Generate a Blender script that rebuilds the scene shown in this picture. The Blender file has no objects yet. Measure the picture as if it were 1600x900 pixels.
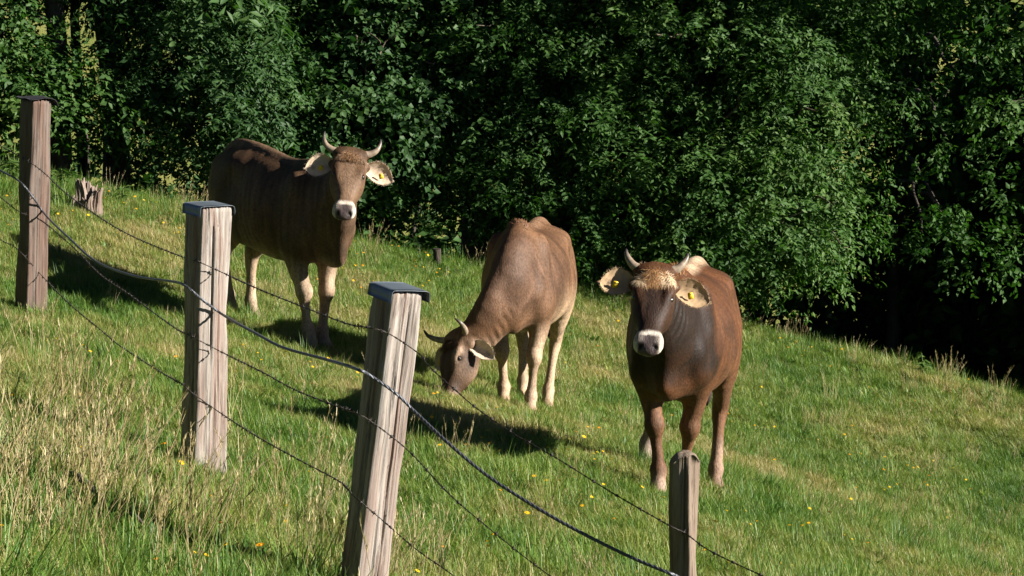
import bpy, math, random
import numpy as np
from mathutils import Vector, Matrix

random.seed(11)
rng = np.random.default_rng(11)
scene = bpy.context.scene
COL = scene.collection

# ------------------------------------------------------------------ camera
FPX = 4444.0                     # focal length in pixels of the 1600 px wide photograph
PITCH = math.radians(8.0)
CAMZ = 4.0
cam_d = bpy.data.cameras.new('camera')
cam_d.sensor_width = 36.0
cam_d.lens = FPX / 1600.0 * 36.0
cam_d.clip_start = 0.1
cam_d.clip_end = 5000.0
cam = bpy.data.objects.new('camera', cam_d)
cam.location = (0, 0, CAMZ)
cam.rotation_euler = (math.pi / 2 - PITCH, 0, 0)
COL.objects.link(cam)
scene.camera = cam

# ------------------------------------------------------------------ light
SUN_E = math.radians(22.5)
SUN_A = math.radians(-13.0)      # azimuth from +X, negative = towards the camera side
SUN = Vector((math.cos(SUN_E) * math.cos(SUN_A), math.cos(SUN_E) * math.sin(SUN_A), math.sin(SUN_E)))
world = bpy.data.worlds.new('World')
scene.world = world
world.use_nodes = True
wn = world.node_tree.nodes
wl = world.node_tree.links
wn.clear()
sky = wn.new('ShaderNodeTexSky')
sky.sky_type = 'NISHITA'
sky.sun_disc = False
sky.altitude = 1500.0
sky.air_density = 0.25
sky.dust_density = 0.1
sky.sun_elevation = SUN_E
sky.sun_rotation = math.pi / 2 - SUN_A
bg = wn.new('ShaderNodeBackground')
bg.inputs['Strength'].default_value = 0.05
wo = wn.new('ShaderNodeOutputWorld')
wl.new(sky.outputs[0], bg.inputs['Color'])
wl.new(bg.outputs[0], wo.inputs['Surface'])
sun_d = bpy.data.lights.new('sun', 'SUN')
sun_d.energy = 5.0
sun_d.angle = math.radians(0.5)
sun_d.color = (1.0, 0.94, 0.86)
sun = bpy.data.objects.new('sun', sun_d)
sun.rotation_euler = SUN.to_track_quat('Z', 'Y').to_euler()
sun.location = (20, -6, 14)
COL.objects.link(sun)
vs = scene.view_settings
vs.view_transform = 'Standard'
vs.look = 'None'
vs.exposure = 1.4
vs.gamma = 1.0
vs.use_curve_mapping = False
scene.cycles.max_bounces = 4
scene.cycles.caustics_reflective = False
scene.cycles.caustics_refractive = False
scene.cycles.adaptive_threshold = 0.015
scene.cycles.diffuse_bounces = 2
scene.cycles.glossy_bounces = 1
scene.cycles.transmission_bounces = 2
scene.cycles.transparent_max_bounces = 4

# ------------------------------------------------------------------ helpers
FW = np.array([0, math.cos(PITCH), -math.sin(PITCH)])
UP = np.array([0, math.sin(PITCH), math.cos(PITCH)])
RT = np.array([1.0, 0, 0])


def ray(px, py):
    return FW + RT * (px - 800) / FPX + UP * (450 - py) / FPX


def pt(px, py, Y):
    d = ray(px, py)
    return np.array([0, 0, CAMZ]) + d * (Y / d[1])


def sm(a, b, x):
    t = np.clip((x - a) / (b - a), 0, 1)
    return t * t * (3 - 2 * t)


def _hash(i, j, s):
    n = (i.astype(np.int64) * 374761393 + j.astype(np.int64) * 668265263 + s * 982451653) & 0x7fffffff
    n = ((n ^ (n >> 13)) * 1274126177) & 0x7fffffff
    n = n ^ (n >> 16)
    return (n & 0xffff) / 65535.0


def noise2(x, y, s=0):
    x = np.asarray(x, float); y = np.asarray(y, float)
    xi = np.floor(x); yi = np.floor(y)
    fx = x - xi; fy = y - yi
    fx = fx * fx * (3 - 2 * fx); fy = fy * fy * (3 - 2 * fy)
    a = _hash(xi, yi, s); b = _hash(xi + 1, yi, s); c = _hash(xi, yi + 1, s); d = _hash(xi + 1, yi + 1, s)
    return (a * (1 - fx) + b * fx) * (1 - fy) + (c * (1 - fx) + d * fx) * fy


def fbm(x, y, s=0, o=3):
    v = 0; a = 0.5; t = 0
    for k in range(o):
        v = v + a * noise2(np.asarray(x) * 2 ** k, np.asarray(y) * 2 ** k, s + k * 17)
        t += a; a *= 0.5
    return v / t


def make_mesh(name, V, F, smooth=True, attrs=None, cols=None):
    """V (n,3); F array (m,3) or (m,4) or a list of such arrays."""
    me = bpy.data.meshes.new(name)
    V = np.asarray(V, np.float32)
    Fs = F if isinstance(F, list) else [F]
    Fs = [np.asarray(f, np.int32) for f in Fs if len(f)]
    loops = np.concatenate([f.ravel() for f in Fs])
    tot = np.concatenate([np.full(len(f), f.shape[1], np.int32) for f in Fs])
    start = np.concatenate([[0], np.cumsum(tot)[:-1]]).astype(np.int32)
    me.vertices.add(len(V)); me.vertices.foreach_set('co', V.ravel())
    me.loops.add(len(loops)); me.loops.foreach_set('vertex_index', loops.astype(np.int32))
    me.polygons.add(len(tot)); me.polygons.foreach_set('loop_start', start)
    me.update(calc_edges=True)
    if smooth:
        me.polygons.foreach_set('use_smooth', np.ones(len(tot), bool))
    for k, a in (attrs or {}).items():
        at = me.attributes.new(k, 'FLOAT', 'POINT'); at.data.foreach_set('value', np.asarray(a, np.float32))
    for k, a in (cols or {}).items():
        a = np.asarray(a, np.float32)
        if a.shape[1] == 3:
            a = np.concatenate([a, np.ones((len(a), 1), np.float32)], 1)
        at = me.attributes.new(k, 'FLOAT_COLOR', 'POINT'); at.data.foreach_set('color', a.ravel())
    me.update()
    return me


def link(name, me, mat=None, parent=None):
    o = bpy.data.objects.new(name, me)
    COL.objects.link(o)
    if mat is not None and me is not None and not me.materials:
        me.materials.append(mat)
    if parent is not None:
        o.parent = parent
    return o


def empty(name, loc=(0, 0, 0), rz=0.0):
    o = bpy.data.objects.new(name, None)
    o.empty_display_size = 0.2
    o.location = loc
    o.rotation_euler = (0, 0, rz)
    COL.objects.link(o)
    return o


def tag(o, label=None, cat=None, group=None, kind=None):
    if label: o['label'] = label
    if cat: o['category'] = cat
    if group: o['group'] = group
    if kind: o['kind'] = kind
    return o


def norm(v):
    v = np.asarray(v, float)
    return v / (np.linalg.norm(v) + 1e-12)


def catmull(P, n):
    """resample rows of P (m,k) with n sub-steps per span"""
    P = np.asarray(P, float)
    Q = np.vstack([2 * P[0] - P[1], P, 2 * P[-1] - P[-2]])
    out = []
    for i in range(1, len(Q) - 2):
        for j in range(n):
            t = j / n
            out.append(0.5 * (2 * Q[i] + (Q[i + 1] - Q[i - 1]) * t + (2 * Q[i - 1] - 5 * Q[i] + 4 * Q[i + 1] - Q[i + 2]) * t * t
                              + (3 * Q[i] - Q[i - 1] - 3 * Q[i + 1] + Q[i + 2]) * t ** 3))
    out.append(P[-1])
    return np.array(out)


def tube(P, R, m=8, cap=True, squash=None):
    """tube along P (n,3) with radii R -> V, F(list)"""
    P = np.asarray(P, float); n = len(P)
    R = np.broadcast_to(np.asarray(R, float), (n,))
    T = np.gradient(P, axis=0)
    T /= np.linalg.norm(T, axis=1)[:, None] + 1e-12
    ref = np.array([0, 0, 1.0]) if abs(T[0, 2]) < 0.8 else np.array([1.0, 0, 0])
    U = np.zeros_like(P); u = norm(np.cross(T[0], ref))
    for i in range(n):
        u = norm(u - T[i] * np.dot(u, T[i])); U[i] = u
    W = np.cross(T, U)
    a = np.linspace(0, 2 * np.pi, m, endpoint=False)
    V = P[:, None, :] + R[:, None, None] * (np.cos(a)[None, :, None] * U[:, None, :] + np.sin(a)[None, :, None] * W[:, None, :])
    V = V.reshape(-1, 3)
    i, j = np.meshgrid(np.arange(n - 1), np.arange(m), indexing='ij')
    q = np.stack([i * m + j, i * m + (j + 1) % m, (i + 1) * m + (j + 1) % m, (i + 1) * m + j], -1).reshape(-1, 4)
    Fs = [q]
    if cap:
        V = np.vstack([V, P[0], P[-1]])
        j = np.arange(m); k = n * m
        Fs.append(np.vstack([np.stack([(j + 1) % m, j, np.full(m, k)], -1),
                             np.stack([(n - 1) * m + j, (n - 1) * m + (j + 1) % m, np.full(m, k + 1)], -1)]))
    return V, Fs


def join(parts):
    """parts: list of (V, [F...]) -> V, [tri, quad]"""
    Vs = []; by = {}; off = 0
    for V, Fs in parts:
        Vs.append(V)
        for f in Fs:
            f = np.asarray(f)
            by.setdefault(f.shape[1], []).append(f + off)
        off += len(V)
    return np.vstack(Vs), [np.vstack(b) for b in by.values()]


def sphere(c, r, nu=12, nv=8, M=None):
    c = np.asarray(c, float)
    u = np.linspace(0, 2 * np.pi, nu, endpoint=False); v = np.linspace(0, np.pi, nv + 1)[1:-1]
    P = np.array([[math.sin(b) * math.cos(a), math.sin(b) * math.sin(a), math.cos(b)] for b in v for a in u] + [[0, 0, 1], [0, 0, -1]])
    P = P * np.asarray(r, float)
    if M is not None:
        P = P @ np.asarray(M).T
    F4 = []; F3 = []
    n = len(v)
    for i in range(n - 1):
        for j in range(nu):
            F4.append([i * nu + j, (i + 1) * nu + j, (i + 1) * nu + (j + 1) % nu, i * nu + (j + 1) % nu])
    for j in range(nu):
        F3.append([n * nu, j, (j + 1) % nu]); F3.append([n * nu + 1, (n - 1) * nu + (j + 1) % nu, (n - 1) * nu + j])
    return P + c, [np.array(F4), np.array(F3)]


# ------------------------------------------------------------------ materials
class NT:
    def __init__(self, name):
        self.m = bpy.data.materials.new(name); self.m.use_nodes = True
        self.t = self.m.node_tree; self.t.nodes.clear()
        self.out = self.t.nodes.new('ShaderNodeOutputMaterial')

    def n(self, kind, **kw):
        nd = self.t.nodes.new(kind)
        for k, v in kw.items():
            if k.startswith('_'):
                nd.inputs[k[1:].replace('_', ' ')].default_value = v
            else:
                setattr(nd, k, v)
        return nd

    def l(self, a, b):
        self.t.links.new(a, b)

    def bsdf(self, rough=0.6, spec=0.5):
        b = self.n('ShaderNodeBsdfPrincipled')
        b.inputs['Roughness'].default_value = rough
        b.inputs['Specular IOR Level'].default_value = spec
        self.l(b.outputs[0], self.out.inputs['Surface'])
        return b

    def ramp(self, fac, stops, interp='LINEAR'):
        r = self.n('ShaderNodeValToRGB'); e = r.color_ramp.elements
        r.color_ramp.interpolation = interp
        while len(e) < len(stops): e.new(0.5)
        for q, (p, c) in zip(e, stops):
            q.position = p; q.color = (*c, 1) if len(c) == 3 else c
        self.l(fac, r.inputs[0])
        return r.outputs[0]

    def mix(self, fac, a, b, mode='MIX'):
        x = self.n('ShaderNodeMix', data_type='RGBA', blend_type=mode)
        for s, v in ((x.inputs[0], fac), (x.inputs[6], a), (x.inputs[7], b)):
            if hasattr(v, 'is_linked'): self.l(v, s)
            elif isinstance(v, (int, float)): s.default_value = v
            else: s.default_value = (*v, 1) if len(v) == 3 else v
        return x.outputs[2]

    def math(self, op, a, b=0.0):
        x = self.n('ShaderNodeMath', operation=op)
        for s, v in ((x.inputs[0], a), (x.inputs[1], b)):
            if hasattr(v, 'is_linked'): self.l(v, s)
            else: s.default_value = v
        return x.outputs[0]

    def noise(self, scale, detail=3, vec=None, rough=0.5, dist=0.0):
        x = self.n('ShaderNodeTexNoise')
        x.inputs['Scale'].default_value = scale; x.inputs['Detail'].default_value = detail
        x.inputs['Roughness'].default_value = rough; x.inputs['Distortion'].default_value = dist
        if vec is not None: self.l(vec, x.inputs['Vector'])
        return x.outputs['Fac']

    def coord(self, scale=(1, 1, 1), which='Object'):
        c = self.n('ShaderNodeTexCoord'); m = self.n('ShaderNodeMapping')
        m.inputs['Scale'].default_value = scale
        self.l(c.outputs[which], m.inputs['Vector'])
        return m.outputs[0]

    def bump(self, h, strength, dist, b):
        x = self.n('ShaderNodeBump'); x.inputs['Strength'].default_value = strength; x.inputs['Distance'].default_value = dist
        self.l(h, x.inputs['Height']); self.l(x.outputs[0], b.inputs['Normal'])


def attr(nt, name, typ='GEOMETRY', out='Fac'):
    a = nt.n('ShaderNodeAttribute', attribute_type=typ); a.attribute_name = name
    return a.outputs[out]


def mat_leaf(name, dark, mid, light, gloss=0.48, trans=0.30):
    t = NT(name)
    c = t.ramp(attr(t, 'tint'), [(0.0, dark), (0.5, mid), (1.0, light)])
    b = t.bsdf(gloss + 0.10, 0.18); t.l(c, b.inputs['Base Color'])
    tr = t.n('ShaderNodeBsdfTranslucent'); t.l(t.mix(1.0, c, (0.9, 1.3, 0.45), 'MULTIPLY'), tr.inputs['Color'])
    mx = t.n('ShaderNodeMixShader'); mx.inputs[0].default_value = trans
    t.l(b.outputs[0], mx.inputs[1]); t.l(tr.outputs[0], mx.inputs[2]); t.l(mx.outputs[0], t.out.inputs['Surface'])
    return t.m


def mat_bark(name, c1, c2):
    t = NT(name); v = t.coord((1, 1, 0.22))
    n = t.noise(14, 5, v, 0.65)
    b = t.bsdf(0.9, 0.2); t.l(t.ramp(n, [(0.3, c1), (0.7, c2)]), b.inputs['Base Color'])
    t.bump(n, 0.9, 0.03, b)
    return t.m


def mat_plain(name, c, rough=0.6, spec=0.4, metal=0.0, vary=0.15, scale=20):
    t = NT(name); b = t.bsdf(rough, spec); b.inputs['Metallic'].default_value = metal
    n = t.noise(scale, 4, t.coord())
    t.l(t.mix(n, tuple(x * (1 - vary) for x in c), tuple(min(1, x * (1 + vary)) for x in c)), b.inputs['Base Color'])
    t.bump(n, 0.15, 0.003, b)
    return t.m


# ------------------------------------------------------------------ terrain
# ground points measured from the things that stand on it: (px, py, distance)
FEET = {
    'c1': [(486, 541, 20.20), (508, 540, 20.36), (362, 488, 21.45), (396, 500, 21.35)],      # fore right, fore left, hind right, hind left
    'c2': [(786, 641, 19.95), (828, 652, 19.75), (816, 624, 20.95), (855, 642, 20.75)],
    'c3': [(1028, 764, 16.30), (1067, 775, 16.55), (1008, 716, 17.75), (1117, 765, 17.25)],
}
POSTS = [(48, 496, 19.0), (316, 738, 13.5), (565, 935, 10.7), (1068, 1130, 9.9)]
CREST = [(-250, 222, 23.2), (0, 282, 24.0), (180, 314, 24.4), (330, 340, 24.8), (560, 398, 25.4), (800, 436, 26.0), (1000, 480, 26.2),
         (1150, 518, 26.4), (1400, 586, 26.2), (1600, 640, 25.8), (1850, 712, 25.5)]
ctrl = []
for k in FEET:
    ctrl += [pt(*p) for p in FEET[k]]
ctrl += [pt(*p) for p in POSTS]
crest_pts = [pt(*p) for p in CREST]
ctrl += crest_pts
for X, Y in ((0, 0), (-4, 3), (4, 3), (-7, 10), (3.2, 10), (6, 16), (-6, 15), (3.4, 20), (6.5, 22)):
    ctrl.append(np.array([X, Y, CAMZ - 1.30 - 0.28 * X - 0.125 * Y]))
ctrl = np.array(ctrl)


def _phi(r):
    return np.where(r > 1e-9, r * r * np.log(np.maximum(r, 1e-9)), 0.0)


_n = len(ctrl)
_A = np.zeros((_n + 3, _n + 3))
_A[:_n, :_n] = _phi(np.linalg.norm(ctrl[:, None, :2] - ctrl[None, :, :2], axis=2)) + np.eye(_n) * 1.2
_A[:_n, _n:] = np.c_[np.ones(_n), ctrl[:, :2]]
_A[_n:, :_n] = _A[:_n, _n:].T
_w = np.linalg.solve(_A, np.r_[ctrl[:, 2], 0, 0, 0])
_cx = np.array([p[0] for p in crest_pts]); _cy = np.array([p[1] for p in crest_pts])


def crestY(X):
    return np.interp(X, _cx, _cy)


def H(X, Y):
    X = np.asarray(X, float); Y = np.asarray(Y, float)
    shp = np.broadcast(X, Y).shape
    X = np.broadcast_to(X, shp).ravel().copy(); Y = np.broadcast_to(Y, shp).ravel().copy()
    Yc = crestY(X)
    xc = np.clip(X, -9, 9); yc = np.clip(np.minimum(Y, Yc + 0.3), 0, 60)
    z = np.zeros(len(X))
    for i in range(_n):
        z += _w[i] * _phi(np.hypot(xc - ctrl[i, 0], yc - ctrl[i, 1]))
    z += _w[_n] + _w[_n + 1] * xc + _w[_n + 2] * yc
    z += -0.26 * np.clip(X - xc, -40, 40) * 0.7 + 0.0 * Y
    z += 0.07 * (fbm(X * 0.8, Y * 0.8, 3) - 0.5)
    tt = np.clip((X - 3.6) / 2.4, 0, 1); rd = Y - (24.9 - 0.75 * (X - 4.0))
    z += 0.09 * np.exp(-(rd / 0.22) ** 2) * sm(3.7, 4.3, X) * sm(7.5, 6.0, X) * (0.6 + 0.8 * noise2(X * 3, Y * 0, 4))
    d = np.maximum(Y - Yc, 0)
    z = z - 0.36 * (np.sqrt(d * d + 1.0) - 1.0)
    far = CAMZ - 12.5 - 0.05 * np.clip(X, -100, 100) + 0.11 * np.clip(Y - 60, 0, 260) + 3.0 * (fbm(X * 0.02, Y * 0.02, 5) - 0.5)
    far = far + 0.03 * np.clip(Y - 320, 0, 2000)
    t = sm(40, 62, Y)
    z = z * (1 - t) + far * t
    return z.reshape(shp)


def Hs(x, y):
    return float(H(np.array([x]), np.array([y]))[0])


def ground_hit(px, py, y0=6.0, y1=40.0):
    d = ray(px, py); Y = np.arange(y0, y1, 0.02)
    P = np.array([0, 0, CAMZ]) + d[None] * (Y / d[1])[:, None]
    below = P[:, 2] < H(P[:, 0], P[:, 1])
    i = int(np.argmax(below)) if below.any() else len(Y) - 1
    return P[i]
# ------------------------------------------------------------------ ground sheet
def grow(a, b, step, far, k=1.22):
    c = list(np.arange(a, b + 1e-6, step)); s = step
    lo = []; x = a
    while x > far[0]:
        s *= k; x -= s; lo.append(x)
    s = step; x = b; hi = []
    while x < far[1]:
        s *= k; x += s; hi.append(x)
    return np.array(lo[::-1] + c + hi)


gx = grow(-8.5, 8.5, 0.15, (-1500, 1500)); gy = grow(4.0, 34.0, 0.15, (-400, 2500))
GX, GY = np.meshgrid(gx, gy, indexing='ij')
GZ = H(GX, GY)
V = np.stack([GX, GY, GZ], -1).reshape(-1, 3)
ny = len(gy)
i, j = np.meshgrid(np.arange(len(gx) - 1), np.arange(ny - 1), indexing='ij')
Fq = np.stack([i * ny + j, (i + 1) * ny + j, (i + 1) * ny + j + 1, i * ny + j + 1], -1).reshape(-1, 4)
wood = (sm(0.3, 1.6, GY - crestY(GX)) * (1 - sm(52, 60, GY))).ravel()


def dryness(X, Y):
    """0 lush green .. 1 straw coloured thatch"""
    d = fbm(X * 0.55 + 3.1, Y * 0.45, 21, 3)
    d = sm(0.42, 0.75, d) * 0.75
    left = sm(0.6, -2.2, X + (Y - 12) * 0.13) * sm(19, 13, Y)      # rough strip along the fence
    return np.clip(d + 0.18 * left, 0, 1)


t = NT('meadow_soil')
co = t.coord()
n1 = t.noise(0.9, 5, co, 0.6); n2 = t.noise(26, 4, co, 0.7)
g = t.ramp(n1, [(0.3, (0.030, 0.060, 0.012)), (0.55, (0.060, 0.085, 0.020)), (0.75, (0.12, 0.10, 0.040))])
g = t.mix(t.math('MULTIPLY', n2, 0.8), g, (0.035, 0.040, 0.012))
hillc = t.ramp(t.noise(0.25, 4, co, 0.6), [(0.3, (0.13, 0.17, 0.035)), (0.7, (0.24, 0.24, 0.07))])
sep = t.n('ShaderNodeSeparateXYZ'); t.l(co, sep.inputs[0])
farm = t.n('ShaderNodeMapRange'); farm.inputs['From Min'].default_value = 48; farm.inputs['From Max'].default_value = 58
t.l(sep.outputs['Y'], farm.inputs['Value'])
g = t.mix(farm.outputs[0], g, hillc)
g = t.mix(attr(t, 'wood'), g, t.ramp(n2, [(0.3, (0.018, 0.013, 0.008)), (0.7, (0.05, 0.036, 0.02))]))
b = t.bsdf(0.95, 0.1); t.l(g, b.inputs['Base Color']); t.bump(n2, 0.8, 0.03, b)
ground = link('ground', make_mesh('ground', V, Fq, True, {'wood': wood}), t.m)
tag(ground, kind='structure')


# ------------------------------------------------------------------ grass
def mat_grass(name, stops, trans=0.35, rough=0.5, sward=False):
    t = NT(name)
    if sward:                                     # colour drifts over the meadow in patches
        geo = t.n('ShaderNodeNewGeometry'); pos = geo.outputs['Position']
        big = t.noise(0.55, 4, pos, 0.55); mid = t.noise(2.6, 3, pos, 0.6)
        f = t.math('ADD', t.math('MULTIPLY', t.math('SUBTRACT', big, 0.5), 2.1), t.math('MULTIPLY', t.math('SUBTRACT', mid, 0.5), 0.9))
        f = t.math('ADD', f, 0.55)
    else:
        oi = t.n('ShaderNodeObjectInfo')
        f = t.math('ADD', attr(t, 'tint', 'INSTANCER'), t.math('MULTIPLY', t.math('SUBTRACT', oi.outputs['Random'], 0.5), 0.35))
    f = t.math('ADD', f, t.math('MULTIPLY', t.math('SUBTRACT', attr(t, 'bl'), 0.5), 0.60))
    c = t.ramp(f, stops)
    b = t.bsdf(rough, 0.35); t.l(c, b.inputs['Base Color'])
    tr = t.n('ShaderNodeBsdfTranslucent'); t.l(t.mix(1.0, c, (1.0, 1.1, 0.6), 'MULTIPLY'), tr.inputs['Color'])
    mx = t.n('ShaderNodeMixShader'); mx.inputs[0].default_value = trans
    t.l(b.outputs[0], mx.inputs[1]); t.l(tr.outputs[0], mx.inputs[2]); t.l(mx.outputs[0], t.out.inputs['Surface'])
    return t.m


GREEN = [(0.0, (0.055, 0.135, 0.019)), (0.3, (0.120, 0.220, 0.035)), (0.55, (0.215, 0.285, 0.058)), (0.8, (0.33, 0.31, 0.105)), (1.0, (0.46, 0.38, 0.18))]
M_grass = mat_grass('grass_blade', GREEN)
M_sward = mat_grass('sward_blade', GREEN, sward=True)
M_dry = mat_grass('dry_grass', [(0.0, (0.30, 0.24, 0.10)), (0.5, (0.42, 0.34, 0.17)), (1.0, (0.55, 0.46, 0.27))], 0.25)


def blade(base, h, w, az, lean, curl, segs=3):
    """one curved tapering blade"""
    d = np.array([math.cos(az), math.sin(az), 0]); s = np.array([-math.sin(az), math.cos(az), 0])
    V = []; ang = lean; p = np.array(base, float)
    for k in range(segs + 1):
        ww = w * (1 - 0.75 * (k / segs) ** 1.5)
        if k == segs:
            V.append(p.copy())
        else:
            V.append(p - s * ww / 2); V.append(p + s * ww / 2)
            p = p + (d * math.sin(ang) + np.array([0, 0, math.cos(ang)])) * h / segs
            ang += curl / segs
    F = [[2 * k, 2 * k + 1, 2 * k + 3] for k in range(segs - 1)] + [[2 * k, 2 * k + 3, 2 * k + 2] for k in range(segs - 1)]
    F.append([2 * segs - 2, 2 * segs - 1, 2 * segs])
    return np.array(V), [np.array(F)]


def tuft(name, n, h0, h1, rad, w, mat, lean=0.7, segs=3, droop=1.0):
    parts = []; bl = []
    for k in range(n):
        r = rad * math.sqrt(random.random()); a = random.random() * 6.283
        az = a + random.uniform(-1.4, 1.4)
        p = blade((r * math.cos(a), r * math.sin(a), -0.01), random.uniform(h0, h1), w * random.uniform(0.6, 1.3), az,
                  random.uniform(0.02, lean), random.uniform(0.1, droop), segs)
        parts.append(p); bl += [random.random()] * len(p[0])
    V, F = join(parts)
    me = make_mesh(name, V, F, True, {'bl': bl}); me.materials.append(mat)
    return bpy.data.objects.new(name, me)


def stalks(name, n, h0, h1, rad, mat, plume=True, lean=0.35):
    parts = []; bl = []
    for k in range(n):
        r = rad * math.sqrt(random.random()); a = random.random() * 6.283; az = random.random() * 6.283
        h = random.uniform(h0, h1); ln = random.uniform(0.03, lean); cu = random.uniform(0.0, 0.6)
        P = []; p = np.array([r * math.cos(a), r * math.sin(a), -0.01]); ang = ln
        for s in range(6):
            P.append(p.copy()); p = p + np.array([math.cos(az) * math.sin(ang), math.sin(az) * math.sin(ang), math.cos(ang)]) * h / 5; ang += cu / 5
        q = tube(P, np.linspace(0.0014, 0.0008, 6), 3, False)
        parts.append(q); bl += [random.random()] * len(q[0])
        if plume:
            top = P[-1]
            for s in range(random.randint(5, 9)):
                t0 = P[-2] + (P[-1] - P[-2]) * random.uniform(-0.3, 1.0)
                q = blade(t0, random.uniform(0.015, 0.04), 0.0032, random.random() * 6.283, random.uniform(0.1, 0.7), 0.6, 2)
                parts.append(q); bl += [random.random()] * len(q[0])
    V, F = join(parts)
    me = make_mesh(name, V, F, True, {'bl': bl}); me.materials.append(mat)
    return bpy.data.objects.new(name, me)


def herb(name, n, mat):
    parts = []; bl = []
    for k in range(n):
        r = 0.05 * math.sqrt(random.random()); a = random.random() * 6.283
        V, F = blade((r * math.cos(a), r * math.sin(a), 0), random.uniform(0.05, 0.10), random.uniform(0.014, 0.026), a, random.uniform(0.3, 1.0), 0.9, 3)
        V[0] = V[1] = (V[0] + V[1]) / 2
        parts.append((V, F)); bl += [random.random()] * len(V)
    V, F = join(parts)
    me = make_mesh(name, V, F, True, {'bl': bl}); me.materials.append(mat)
    return bpy.data.objects.new(name, me)


def proto_collection(name, objs):
    c = bpy.data.collections.new(name)
    for o in objs: c.objects.link(o)
    return c


def scatter(name, P, rot, scl, idx, tint, coll):
    me = bpy.data.meshes.new(name)
    me.vertices.add(len(P)); me.vertices.foreach_set('co', np.asarray(P, np.float32).ravel())
    a = me.attributes.new('rot', 'FLOAT_VECTOR', 'POINT'); a.data.foreach_set('vector', np.asarray(rot, np.float32).ravel())
    a = me.attributes.new('scl', 'FLOAT_VECTOR', 'POINT'); a.data.foreach_set('vector', np.asarray(scl, np.float32).ravel())
    a = me.attributes.new('idx', 'INT', 'POINT'); a.data.foreach_set('value', np.asarray(idx, np.int32))
    a = me.attributes.new('tint', 'FLOAT', 'POINT'); a.data.foreach_set('value', np.asarray(tint, np.float32))
    me.update()
    o = link(name, me)
    ng = bpy.data.node_groups.new(name + '_nodes', 'GeometryNodeTree')
    ng.interface.new_socket('Geometry', in_out='INPUT', socket_type='NodeSocketGeometry')
    ng.interface.new_socket('Geometry', in_out='OUTPUT', socket_type='NodeSocketGeometry')
    N = ng.nodes.new; L = ng.links.new
    gi = N('NodeGroupInput'); go = N('NodeGroupOutput')
    ci = N('GeometryNodeCollectionInfo'); ci.inputs['Collection'].default_value = coll
    ci.inputs['Separate Children'].default_value = True; ci.inputs['Reset Children'].default_value = True
    ip = N('GeometryNodeInstanceOnPoints'); ip.inputs['Pick Instance'].default_value = True

    def na(nm, ty):
        x = N('GeometryNodeInputNamedAttribute'); x.data_type = ty; x.inputs['Name'].default_value = nm
        return x.outputs[0]
    L(gi.outputs[0], ip.inputs['Points']); L(ci.outputs[0], ip.inputs['Instance'])
    L(na('idx', 'INT'), ip.inputs['Instance Index']); L(na('rot', 'FLOAT_VECTOR'), ip.inputs['Rotation']); L(na('scl', 'FLOAT_VECTOR'), ip.inputs['Scale'])
    L(ip.outputs[0], go.inputs[0])
    md = o.modifiers.new('scatter', 'NODES'); md.node_group = ng
    return o


MEAN = (-0.24, -0.09)             # mean fall of the meadow, built into the sward pieces so that blades stay upright


def sward(name, n, size, h0, h1, w, mat, r_):
    """a square piece of turf, n blades of two segments"""
    x = r_.uniform(-.5, .5, n) * size; y = r_.uniform(-.5, .5, n) * size
    cl = fbm(x * 9 + r_.uniform(0, 50), y * 9, 5, 2)
    az = r_.uniform(0, 6.283, n) + 2.5 * cl
    h = r_.uniform(h0, h1, n) * (0.35 + 1.3 * cl); ln = r_.uniform(.05, .95, n); ww = w * r_.uniform(.6, 1.3, n)
    d = np.stack([np.cos(az), np.sin(az), np.zeros(n)], -1); sd = np.stack([-np.sin(az), np.cos(az), np.zeros(n)], -1)
    p = np.stack([x, y, MEAN[0] * x + MEAN[1] * y - .008], -1)
    st = lambda a: d * np.sin(a)[:, None] + np.array([0, 0, 1.0]) * np.cos(a)[:, None]
    m = p + st(ln) * (h * .55)[:, None]; tp = m + st(ln + r_.uniform(.2, .9, n)) * (h * .5)[:, None]
    q = sd * (ww / 2)[:, None]
    V = np.stack([p - q, p + q, m - q * .8, m + q * .8, tp], 1).reshape(-1, 3)
    o = np.arange(n)[:, None] * 5
    F = np.concatenate([o + np.array([[0, 1, 3]]), o + np.array([[0, 3, 2]]), o + np.array([[2, 3, 4]])])
    me = make_mesh(name, V, F, True, {'bl': np.repeat(r_.random(n), 5)}); me.materials.append(mat)
    return bpy.data.objects.new(name, me)


C_short = proto_collection('sward_kinds', [sward('sward_%s' % c, 3300, .56, .032, .088, .0040, M_sward, rng) for c in 'abcdefgh'])
C_long = proto_collection('long_grass_kinds', [tuft('long_tuft_%s' % c, 40, 0.08, 0.20, 0.085, 0.0045, M_grass, 0.7, 3, 1.3) for c in 'abc'] + [herb('herb_%s' % c, 22, M_grass) for c in 'abc'])
C_dry = proto_collection('dry_grass_kinds', [stalks('dry_stalk_%s' % c, 12, 0.14, 0.36, 0.09, M_dry) for c in 'abc'] + [tuft('dry_tuft_%s' % c, 40, 0.06, 0.22, 0.12, 0.0026, M_dry, 1.1, 3, 1.2) for c in 'ab'])


def sample_meadow(n):
    """random points on the meadow the picture can see, with a margin to either side"""
    out = []
    while sum(len(o) for o in out) < n:
        Y = np.sqrt(rng.uniform(6.2 ** 2, 28.0 ** 2, n)); X = rng.uniform(-1, 1, n) * (0.182 * Y + 1.6)
        k = Y < crestY(X) + 1.3
        out.append(np.c_[X[k], Y[k]])
    return np.vstack(out)[:n]


def keep_mask(X, Y):
    """thin out right where the fence posts stand"""
    m = np.ones(len(X), bool)
    return m


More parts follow.
